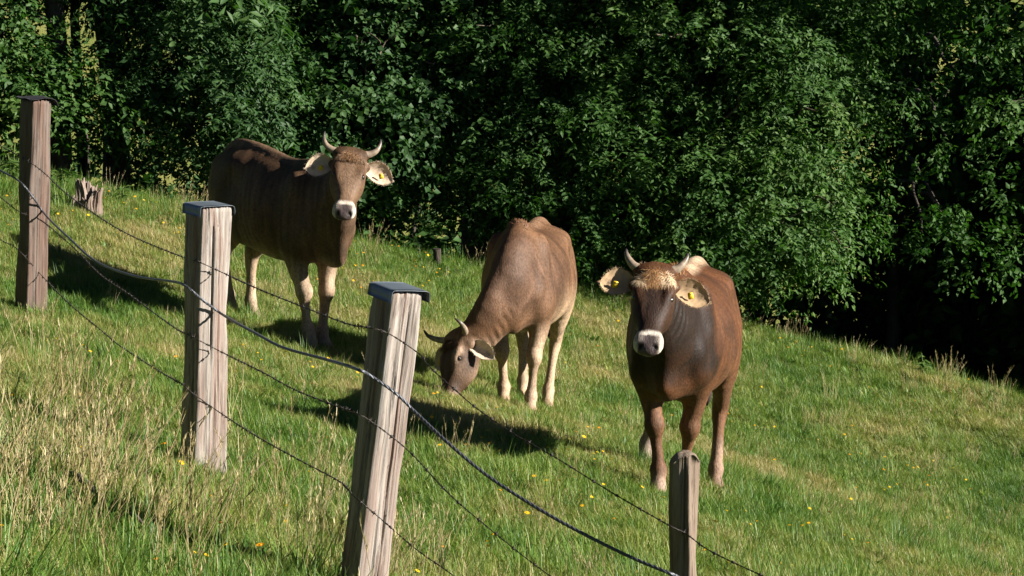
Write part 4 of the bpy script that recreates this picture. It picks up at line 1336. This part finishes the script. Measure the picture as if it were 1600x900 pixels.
# half-buried dead branch in the front left grass
pp = [ground_hit(*q) for q in ((70, 748), (115, 772), (150, 792), (185, 818), (215, 838), (240, 862))]
P = np.array([p + np.array([0, 0, .062 + .02 * math.sin(k * 1.7)]) for k, p in enumerate(pp)]); P[0, 2] -= .06; P[-1, 2] -= .06
V, F = tube(catmull(P, 5), np.interp(np.linspace(0, 1, 26), [0, .3, 1], [.012, .015, .008]), 9)
o = link('dead_branch', make_mesh('dead_branch', V - P[2], F), mat_bark('dead_bark', (0.03, 0.024, 0.02), (0.14, 0.12, 0.10))); o.location = P[2]
tag(o, 'dark dead branch half buried in the long grass at lower left', 'branch')
# ------------------------------------------------------------------ trees of the wood's edge
LEAF = {  # length, width, leaves per spray, spray length, spacing style
    'ovate': (.062, .041, 14, .30), 'round': (.066, .056, 12, .28), 'lance': (.058, .026, 18, .28), 'pinnate': (.068, .026, 15, .24), 'lobed': (.10, .10, 7, .30)}


def leaves(P, D, Nrm, L, W_, droop=0.15, simple=False):
    """P base, D direction, Nrm normal -> folded leaves of five vertices (four when simple)"""
    n = len(P); S = np.cross(D, Nrm); S /= np.linalg.norm(S, axis=1)[:, None] + 1e-9
    Nn = np.cross(S, D)
    L = L[:, None]; W_ = W_[:, None]
    m = P + D * L * .48 - Nn * W_ * .10
    l = P + D * L * .42 - S * W_ * .5 + Nn * W_ * .12; r = P + D * L * .42 + S * W_ * .5 + Nn * W_ * .12
    t = P + D * L - Nn * L * droop
    if simple:
        V = np.stack([P, r, t, l], 1).reshape(-1, 3); o = np.arange(n)[:, None] * 4
        return V, np.concatenate([o + np.array([[0, 1, 2]]), o + np.array([[0, 2, 3]])])
    V = np.stack([P, r, t, l, m], 1).reshape(-1, 3)
    o = np.arange(n)[:, None] * 5
    F = np.concatenate([o + np.array([[0, 1, 4]]), o + np.array([[1, 2, 4]]), o + np.array([[2, 3, 4]]), o + np.array([[3, 0, 4]])])
    return V, F


def crown(blobs, kind, sprays, r_, scale=1.0, outer=0.5, tone=0.0, simple=False):
    """crown lobes carry leafy boughs, boughs carry sprays, sprays carry leaves"""
    L0, W0, nl, sl = LEAF[kind]
    tot = sum(b[1][0] * b[1][1] + b[1][0] * b[1][2] for b in blobs)
    AP, AD, AN, AL, AW, AT = [], [], [], [], [], []
    for (c, rad) in blobs:
        c = np.array(c); rad = np.array(rad)
        n = max(6, int(sprays * (rad[0] * rad[1] + rad[0] * rad[2]) / tot))
        nb = max(3, int(n / 14))
        db = r_.normal(size=(nb, 3)); db /= np.linalg.norm(db, axis=1)[:, None]
        lump = 0.78 + 0.5 * r_.random(nb)
        bc = c + db * rad * ((1 - outer * r_.random(nb) ** 1.3) * lump)[:, None]
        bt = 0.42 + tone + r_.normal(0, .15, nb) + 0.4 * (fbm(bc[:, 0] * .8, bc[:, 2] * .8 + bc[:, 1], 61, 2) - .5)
        k_ = r_.integers(0, nb, n); d = db[k_]
        off = r_.normal(0, 1, (n, 3)) * np.array([.17, .17, .085]) * scale
        base = bc[k_] + off + d * .05
        base[:, 2] -= 0.5 * np.abs(off[:, 0]) * .6
        ax = d * 0.55 + off / (.15 * scale) * .45 + r_.normal(0, .3, (n, 3)); ax[:, 2] -= 0.25
        ax /= np.linalg.norm(ax, axis=1)[:, None]
        ct = bt[k_] + r_.normal(0, .06, n)
        for k in range(nl):
            f = (k + r_.random(n) * .6) / nl
            p = base + ax * (sl * .8 * scale * (f - .3))[:, None] + r_.normal(0, .024 * scale, (n, 3))
            p[:, 2] -= .06 * f * f * scale
            side = np.cross(ax, np.array([0, 0, 1.0])); side /= np.linalg.norm(side, axis=1)[:, None] + 1e-9
            sg = 1 if k % 2 else -1
            ld = ax * r_.uniform(.2, .8, (n, 1)) + side * sg * r_.uniform(.5, 1, (n, 1)) + r_.normal(0, .25, (n, 3))
            ld[:, 2] -= r_.uniform(0, .5, n)
            ld /= np.linalg.norm(ld, axis=1)[:, None]
            nn = d * .55 + np.array([0, 0, .65]) + r_.normal(0, .38, (n, 3))
            nn -= ld * np.sum(nn * ld, 1)[:, None]; nn /= np.linalg.norm(nn, axis=1)[:, None] + 1e-9
            AP.append(p); AD.append(ld); AN.append(nn)
            sz = r_.uniform(.7, 1.3, n) * scale
            AL.append(L0 * sz); AW.append(W0 * sz * r_.uniform(.8, 1.15, n)); AT.append(ct + r_.normal(0, .08, n))
    P, D, N_ = np.vstack(AP), np.vstack(AD), np.vstack(AN)
    V, F = leaves(P, D, N_, np.concatenate(AL), np.concatenate(AW), simple=simple)
    return V, F, np.repeat(np.clip(np.concatenate(AT), 0, 1), 4 if simple else 5)


def limb(a, b, r0, r1, r_, wob=.12):
    a = np.array(a, float); b = np.array(b, float); n = 7
    t = np.linspace(0, 1, n)[:, None]
    P = a + (b - a) * t + np.array([0, 0, 1]) * (np.sin(t * np.pi) * .12 * np.linalg.norm(b - a)) * .5
    P[1:-1] += r_.normal(0, wob * .25, (n - 2, 3))
    return tube(catmull(P, 3), np.linspace(r0, r1, (n - 1) * 3 + 1), 8)


M_bark = mat_bark('dark_bark', (0.035, 0.028, 0.022), (0.11, 0.09, 0.07))
M_bark2 = mat_bark('pale_bark', (0.07, 0.055, 0.04), (0.20, 0.16, 0.12))
LM = {
    'deep': mat_leaf('leaf_deep_green', (0.028, 0.070, 0.017), (0.052, 0.116, 0.026), (0.100, 0.172, 0.040)),
    'fresh': mat_leaf('leaf_fresh_green', (0.030, 0.074, 0.019), (0.054, 0.115, 0.026), (0.100, 0.168, 0.040), 0.45),
    'blue': mat_leaf('leaf_grey_green', (0.028, 0.068, 0.023), (0.050, 0.106, 0.032), (0.088, 0.150, 0.046), 0.42),
}


def tree(label, base, height, r0, blobs, kind, mat, sprays, seed, bark=M_bark, lscale=1.0, top=None, lean=(0, 0), stems=1, group='trees of the wood edge', tone=0.0, upper=None, simple=False, twigs=0):
    r_ = np.random.default_rng(seed)
    bz = Hs(*base); B0 = np.array([base[0], base[1], bz])
    root = empty('tree', B0)
    tag(root, label, 'tree', group)
    T = B0 + np.array([lean[0], lean[1], height])
    n = 9; t_ = np.linspace(0, 1, n)[:, None]
    P = B0 + (T - B0) * t_; P[0, 2] -= .4
    P[1:] += np.cumsum(r_.normal(0, .05, (n - 1, 3)), 0) * np.array([1, 1, .1])
    R = np.interp(np.linspace(0, 1, (n - 1) * 3 + 1), [0, .06, .5, 1], [r0 * 1.5, r0, r0 * .6, r0 * .12])
    V, F = tube(catmull(P, 3), R, 12)
    link('trunk', make_mesh('trunk', V - B0, F), bark, root)
    for c, rad in sorted(blobs, key=lambda b: -b[1][0])[:9]:
        c = np.array(c); f = np.clip((c[2] - rad[2] * .8 - bz) / height, .12, .85)
        a = B0 + (T - B0) * f
        V, F = limb(a, c + np.array([0, 0, rad[2] * .1]), r0 * .34, .012, r_)
        link('branch', make_mesh('branch', V - B0, F), bark, root)
    for q in range(twigs):
        c, rad = blobs[r_.integers(0, len(blobs))]; d = norm(np.array([r_.normal(0, 1), -abs(r_.normal(0, 1)) - .6, r_.normal(0, .5)]))
        V, F = limb(np.array(c) + d * np.array(rad) * .35, np.array(c) + d * np.array(rad) * r_.uniform(.95, 1.15) + r_.normal(0, .15, 3), .014, .003, r_, .2)
        link('branch', make_mesh('branch', V - B0, F), M_bark2, root)
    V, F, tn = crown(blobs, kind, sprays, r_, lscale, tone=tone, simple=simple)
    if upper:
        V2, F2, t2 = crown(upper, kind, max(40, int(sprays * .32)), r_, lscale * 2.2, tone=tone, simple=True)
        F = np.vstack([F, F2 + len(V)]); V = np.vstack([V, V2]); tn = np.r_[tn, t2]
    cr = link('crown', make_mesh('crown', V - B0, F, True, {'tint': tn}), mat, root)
    cr['kind'] = 'stuff'
    return root


def bl(px, py, Y, rx, ry=None, rz=None):
    """a crown lobe centred where the photograph shows one, at its own distance"""
    return (pt(px, py, Y), (rx, ry or rx, rz or rx))


def XY(px, Y): return tuple(pt(px, 400, Y)[:2])


S_ = 1.0
tree('tree with small bright leaves and dark forked stems above the leftmost post', XY(95, 26.0), 9.0, .10,
     [bl(5, 60, 25.6, .38), bl(45, 105, 25.4, .34, .4, .28), bl(100, 140, 25.4, .36, .4, .22), bl(5, 150, 25.3, .5), bl(-70, 60, 25.8, .6), bl(-150, 160, 25.8, 1.0), bl(60, 172, 25.3, .36, .4, .2), bl(-20, -70, 25.8, .55), bl(-120, -110, 26, 1.1)],
     'ovate', LM['fresh'], 2300, 1, upper=[bl(40, -300, 26.4, 1.5), bl(-180, -260, 26.3, 1.8), bl(100, -560, 27, 1.6)])
tree('ash-like tree with feathery leaves and dark trunk left of the standing cow', XY(183, 26.80), 9.5, .13,
     [bl(245, 60, 26.20, .55, .6, .5), bl(190, 180, 26.30, .4, .4, .25), bl(330, 40, 26.10, .7), bl(300, 150, 25.90, .62, .5, .5), bl(235, 140, 26.00, .48, .4, .35), bl(355, 110, 25.90, .6), bl(310, 215, 25.70, .42, .4, .28), bl(400, 150, 25.90, .5), bl(250, -40, 26.30, .8), bl(370, -70, 26.30, .8)],
     'pinnate', LM['blue'], 2900, 2, upper=[bl(260, -260, 26.70, 1.6), bl(420, -330, 26.90, 1.5), bl(330, -560, 26.90, 1.5)])
tree('broad-leaved tree behind the horns of the standing cow', XY(470, 27.70), 9.0, .12,
     [bl(440, 30, 26.90, .55), bl(530, 60, 26.70, .7), bl(600, 30, 26.90, .7), bl(560, 150, 26.50, .65), bl(470, 130, 26.90, .45), bl(430, 205, 26.40, .62, .6, .4), bl(520, 215, 26.40, .6, .5, .4), bl(610, 160, 26.60, .5), bl(500, 275, 26.70, .4), bl(590, 235, 26.60, .5), bl(640, 90, 26.80, .5), bl(530, -50, 26.90, .8)],
     'round', LM['blue'], 2400, 3, twigs=6, upper=[bl(520, -280, 27.50, 1.7), bl(640, -420, 27.50, 1.6)])
tree('dense bushy tree with narrow leaves and a lit trunk foot behind the grazing cow', XY(742, 27.8), 8.5, .13,
     [bl(700, 40, 27.3, .75), bl(800, 60, 27.1, .8), bl(740, 160, 27.0, .75), bl(840, 170, 26.9, .8), bl(690, 240, 27.1, .6), bl(790, 260, 26.9, .62, .6, .5), bl(880, 280, 26.8, .7, .6, .55), bl(900, 90, 27.0, .75), bl(660, 150, 27.2, .5), bl(940, 350, 26.9, .55, .5, .4), bl(770, -50, 27.3, .9)],
     'lance', LM['deep'], 4300, 4, twigs=8, bark=M_bark2, upper=[bl(730, -280, 28, 1.6), bl(860, -350, 28, 1.7)], lean=(.3, 0))
tree('large dense leafy tree filling the wood edge behind the dark brown cow', XY(1130, 28.0), 9.0, .17,
     [bl(990, 40, 27.2, .9), bl(1100, 60, 27.0, .95), bl(1210, 50, 27.1, .9), bl(1000, 180, 26.9, .85), bl(1110, 200, 26.9, .9), bl(1220, 190, 26.9, .85), bl(1290, 110, 27.2, .6), bl(1020, 310, 26.7, .8), bl(1130, 325, 26.9, .80), bl(1230, 310, 26.8, .75), bl(1080, 375, 26.6, .62, .6, .4), bl(1190, 372, 26.7, .6, .6, .36), bl(1290, 240, 27.2, .45), bl(960, 260, 26.9, .6), bl(1255, 355, 26.8, .4, .4, .3), bl(1100, -60, 27.3, 1.1), bl(1250, -60, 27.3, .9)],
     'lance', LM['deep'], 6800, 5, twigs=12, lscale=1.05, tone=.06, upper=[bl(1010, -290, 28, 1.7), bl(1180, -320, 28, 1.8), bl(1100, -560, 28, 1.6)])
tree('tree with hanging leafy boughs over the dark hollow at the right', XY(1388, 32.5), 9.0, .09,
     [bl(1440, 372, 27.2, .42, .4, .22), bl(1508, 392, 27.1, .34, .3, .18), bl(1468, 325, 27.4, .30, .3, .10), bl(1478, 215, 27.5, .34, .3, .10), bl(1500, 120, 27.6, .30, .3, .13), bl(1450, 20, 27.9, .40, .4, .2), bl(1430, -90, 28, .9)],
     'ovate', LM['deep'], 430, 6, tone=-.05, upper=[bl(1380, -300, 28.5, 1.6), bl(1480, -480, 28.5, 1.6)], lean=(.2, .2))
tree('leafy tree with pale rounded leaves at the right edge', XY(1680, 27.6), 9.0, .14,
     [bl(1590, 60, 27.0, .38, .4, .24), bl(1572, 160, 27.0, .34, .4, .18), bl(1602, 235, 26.8, .36, .4, .22), bl(1585, 310, 26.9, .28, .3, .16), bl(1602, 395, 26.8, .34, .3, .18), bl(1750, 120, 28.8, .8), bl(1760, 320, 28.6, .8), bl(1820, 200, 29.6, 1.1), bl(1690, -80, 27.4, .9), bl(1850, 380, 29.6, .9)],
     'ovate', LM['deep'], 1150, 7, upper=[bl(1640, -290, 27.5, 1.7), bl(1850, -250, 27.5, 1.8), bl(1800, -520, 28, 1.7)])
tree('slender dark stemmed tree rising right of the leftmost post', XY(134, 27.9), 9.0, .055, [bl(150, -70, 27.9, .6, .6, .4), bl(90, -110, 28, .7)], 'ovate', LM['fresh'], 350, 31, upper=[bl(140, -300, 28, 1.2)])
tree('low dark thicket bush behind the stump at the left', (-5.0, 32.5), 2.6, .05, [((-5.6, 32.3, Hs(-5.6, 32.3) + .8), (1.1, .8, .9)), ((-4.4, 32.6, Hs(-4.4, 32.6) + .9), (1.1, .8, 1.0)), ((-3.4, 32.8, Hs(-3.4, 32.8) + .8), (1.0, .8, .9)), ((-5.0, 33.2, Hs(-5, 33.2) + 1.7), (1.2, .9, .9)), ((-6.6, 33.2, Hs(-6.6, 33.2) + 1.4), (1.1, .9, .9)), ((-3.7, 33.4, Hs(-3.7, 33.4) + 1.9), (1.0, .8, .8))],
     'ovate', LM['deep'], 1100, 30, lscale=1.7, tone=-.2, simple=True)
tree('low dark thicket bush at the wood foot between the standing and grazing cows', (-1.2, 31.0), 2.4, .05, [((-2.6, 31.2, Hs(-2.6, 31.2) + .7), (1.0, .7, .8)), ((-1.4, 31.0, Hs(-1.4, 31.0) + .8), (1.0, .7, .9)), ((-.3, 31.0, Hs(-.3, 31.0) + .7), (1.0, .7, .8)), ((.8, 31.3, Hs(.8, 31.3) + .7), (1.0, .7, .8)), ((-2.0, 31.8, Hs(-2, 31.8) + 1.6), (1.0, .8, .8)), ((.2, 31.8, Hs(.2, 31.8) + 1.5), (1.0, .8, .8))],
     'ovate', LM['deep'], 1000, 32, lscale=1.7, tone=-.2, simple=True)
# the deeper wood: darker trees behind the edge, plus unseen ones added to block sun
back = [(-1.6, 34.5, 'deep'), (-2.9, 39.0, 'deep'), (0.9, 35.0, 'deep'), (2.9, 33.5, 'deep'), (5.0, 34.5, 'deep'), (6.9, 32.5, 'deep'), (4.0, 38.5, 'deep'), (1.8, 39.5, 'deep'), (8.8, 35.5, 'deep'), (8.2, 32.0, 'fresh'), (10.2, 33.0, 'deep'), (-0.4, 40.5, 'deep'), (6.3, 40.0, 'deep'), (12.2, 32.0, 'deep'), (11.0, 36.0, 'deep'), (9.0, 30.0, 'deep'), (11.2, 29.4, 'deep'), (5.7, 37.6, 'deep'), (8.0, 38.8, 'deep')]
bwhere = ['behind the standing cow\'s head', 'behind the ash-like tree', 'behind the grazing cow', 'behind the dark brown cow', 'in the dark hollow at the right', 'just right of the dark hollow', 'far behind the dark brown cow',
          'far behind the grazing cow', 'deep right beyond the hollow', 'added unseen just outside the right edge to block sun', 'added unseen well outside the right edge to block sun', 'far behind the standing cow', 'far back in the dark hollow', 'added unseen farthest out on the right to block sun', 'right of the hollow, added unseen outside the frame to block sun', 'added unseen nearest the meadow on the right to block sun', 'added unseen second from the meadow on the right to block sun', 'behind the hanging boughs at the right', 'far right behind the leafy edge tree']
for k, (x, y, m) in enumerate(back):
    r_ = np.random.default_rng(100 + k); z = Hs(x, y)
    blobs = []
    for q in range(11):
        a = r_.random() * 6.28; h = r_.uniform(0.6, 7.0); rr = r_.uniform(.2, 1.5)
        blobs.append(((x + math.cos(a) * rr, y + math.sin(a) * rr, z + h), (r_.uniform(.9, 1.4), r_.uniform(.9, 1.4), r_.uniform(.7, 1.0))))
    tree('shaded tree of the inner wood, ' + bwhere[k], (x, y), 8.5, .14, blobs, 'ovate', LM[m], 1050 if x > 6 else 800, 200 + k, lscale=2.9 if x > 6 else 2.2, group='trees of the inner wood', tone=-.2, simple=True)  # right-hand crowns are denser with larger leaves to keep sun out of the hollow
# ------------------------------------------------------------------ flowers and weeds
M_petal = mat_plain('yellow_petal', (0.75, 0.44, 0.01), 0.6, 0.2, vary=0.12)
M_petal2 = mat_plain('orange_petal', (0.72, 0.30, 0.008), 0.6, 0.2, vary=0.12)
M_stem = mat_plain('flower_stem', (0.10, 0.15, 0.04), 0.7, 0.2)


def flower_head(r):
    parts = []
    for k in range(13):
        a = k * 2 * math.pi / 13 + random.uniform(-.1, .1); l = r * random.uniform(.85, 1.1)
        d = np.array([math.cos(a), math.sin(a), 0]); s_ = np.array([-d[1], d[0], 0])
        parts.append((np.array([d * r * .15 - s_ * r * .08, d * r * .15 + s_ * r * .08, d * l + s_ * r * .17 + [0, 0, r * .18], d * l - s_ * r * .17 + [0, 0, r * .18]]), [np.array([[0, 1, 2, 3]])]))
    parts.append(sphere((0, 0, r * .08), (r * .35, r * .35, r * .2), 8, 5))
    return join(parts)


def stem_v(h): return tube(np.array([[0, 0, -.02], [.004, .002, h * .5], [0, 0, h]]), .0016, 4)


H1 = make_mesh('flower_head', *flower_head(.015)); H1.materials.append(M_petal)
H2 = make_mesh('flower_head', *flower_head(.016)); H2.materials.append(M_petal2)
ST = make_mesh('stem', *stem_v(.16)); ST.materials.append(M_stem)
near = [((20, 640), 1, 'lone yellow flower in dry grass at the left edge'), ((258, 716), 2, 'orange flower at the foot of the metal-capped post by the left cow'), ((345, 850), 2, 'orange flower in the lower left grass, right of the dead branch'),
        ((408, 887), 2, 'orange flower at the bottom edge left of the leaning post'), ((354, 888), 1, 'yellow flower at the bottom edge, beside an orange one'), ((824, 822), 1, 'yellow flower in open grass left of the round post'), ((842, 818), 2, 'orange flower close beside a yellow one left of the round post'),
        ((130, 552), 1, 'single yellow flower under the lowest wire at the left'), ((1100, 880), 2, 'orange flower just right of the round post foot'), ((1252, 836), 1, 'yellow flower in grass well right of the round post'), ((1118, 832), 1, 'yellow flower right of the round post top'),
        ((330, 805), 1, 'yellow flower below the metal-capped post at the left'), ((285, 748), 1, 'small yellow flower beside the foot of the left metal-capped post'), ((448, 818), 1, 'pale yellow flower left of the leaning post'), ((1296, 812), 2, 'orange flower in the lower right meadow')]
for (px, py), kd, lab in near:
    g = ground_hit(px, py + 30)
    o = empty('meadow_flower', g, random.random() * 6)
    tag(o, lab, 'flower', 'single flowers near the camera')
    link('stem', ST, None, o); h = link('flower_head', H1 if kd == 1 else H2, None, o)
    h.location = (0, 0, .16); h.rotation_euler = (random.uniform(.2, .7), random.uniform(-.3, .3), 0)


def proto(kd, h, r):
    V, F = flower_head(r); ang = random.uniform(.2, .7)
    Rm = np.array([[1, 0, 0], [0, math.cos(ang), -math.sin(ang)], [0, math.sin(ang), math.cos(ang)]])
    V = V @ Rm.T + [0, 0, h]; S = stem_v(h)
    nv = len(V); V2, F2 = join([(V, F), S])
    me = make_mesh('flower', V2, F2, False); me.materials.append(M_petal if kd == 1 else M_petal2); me.materials.append(M_stem)
    mi = np.array([1 if p.vertices[0] >= nv else 0 for p in me.polygons], np.int32); me.polygons.foreach_set('material_index', mi)
    return bpy.data.objects.new('flower', me)


C_flow = proto_collection('flower_kinds', [proto(1, .11, .015), proto(1, .15, .017), proto(2, .12, .015), proto(1, .08, .012)])
fl_ = put('yellow_flowers', 4600, C_flow, 0, 4, lambda X, Y: 0.08 + 0.7 * sm(.55, .75, fbm(X * .7 + 2, Y * .7, 91, 2)), lambda X, Y: np.full(len(X), .60), lambda X, Y: np.zeros(len(X)))
tag(fl_, 'scattered small yellow flowers all over the meadow', 'flowers', kind='stuff')

# leafy weeds at the foot of the wood on the left
def weed(px, py, Y, n, h, sd, lab):
    r_ = np.random.default_rng(sd); b = pt(px, py, Y); b[2] = Hs(b[0], b[1])
    o = empty('weed_plant', b); tag(o, lab, 'plant', 'leafy weeds below the trees')
    for k in range(n):
        hh = h * r_.uniform(.6, 1.1); tip = np.array([r_.normal(0, .09), r_.normal(0, .06), hh])
        P = np.array([[tip[0] * .2, tip[1] * .2, -.03], tip * .55, tip]); 
        V, F = tube(catmull(P, 3), .004, 5); link('stem', make_mesh('stem', V, F), M_stem, o)
        q = 12; f = r_.uniform(.2, 1, q); bp = np.array([0, 0, 0]) + tip * f[:, None]; a = r_.uniform(0, 6.28, q)
        D = np.stack([np.cos(a), np.sin(a), r_.uniform(-.3, .3, q)], -1); D /= np.linalg.norm(D, axis=1)[:, None]
        Nn = np.tile([0, 0, 1.0], (q, 1)) + r_.normal(0, .3, (q, 3))
        V, F = leaves(bp, D, Nn, r_.uniform(.07, .12, q), r_.uniform(.03, .05, q)); link('leaves', make_mesh('leaves', V, F, True, {'tint': np.full(len(V), .8)}), LM['fresh'], o)['kind'] = 'stuff'


weed(20, 285, 24.0, 6, .34, 1, 'tall leafy weed at the left edge beside the leftmost post')
weed(95, 290, 24.2, 4, .24, 2, 'low leafy weed between the leftmost post and the stump')
weed(190, 305, 24.4, 3, .18, 3, 'low leafy weed just right of the stump')
weed(1445, 545, 26.3, 3, .20, 4, 'small leafy weed on the far crest at the right')
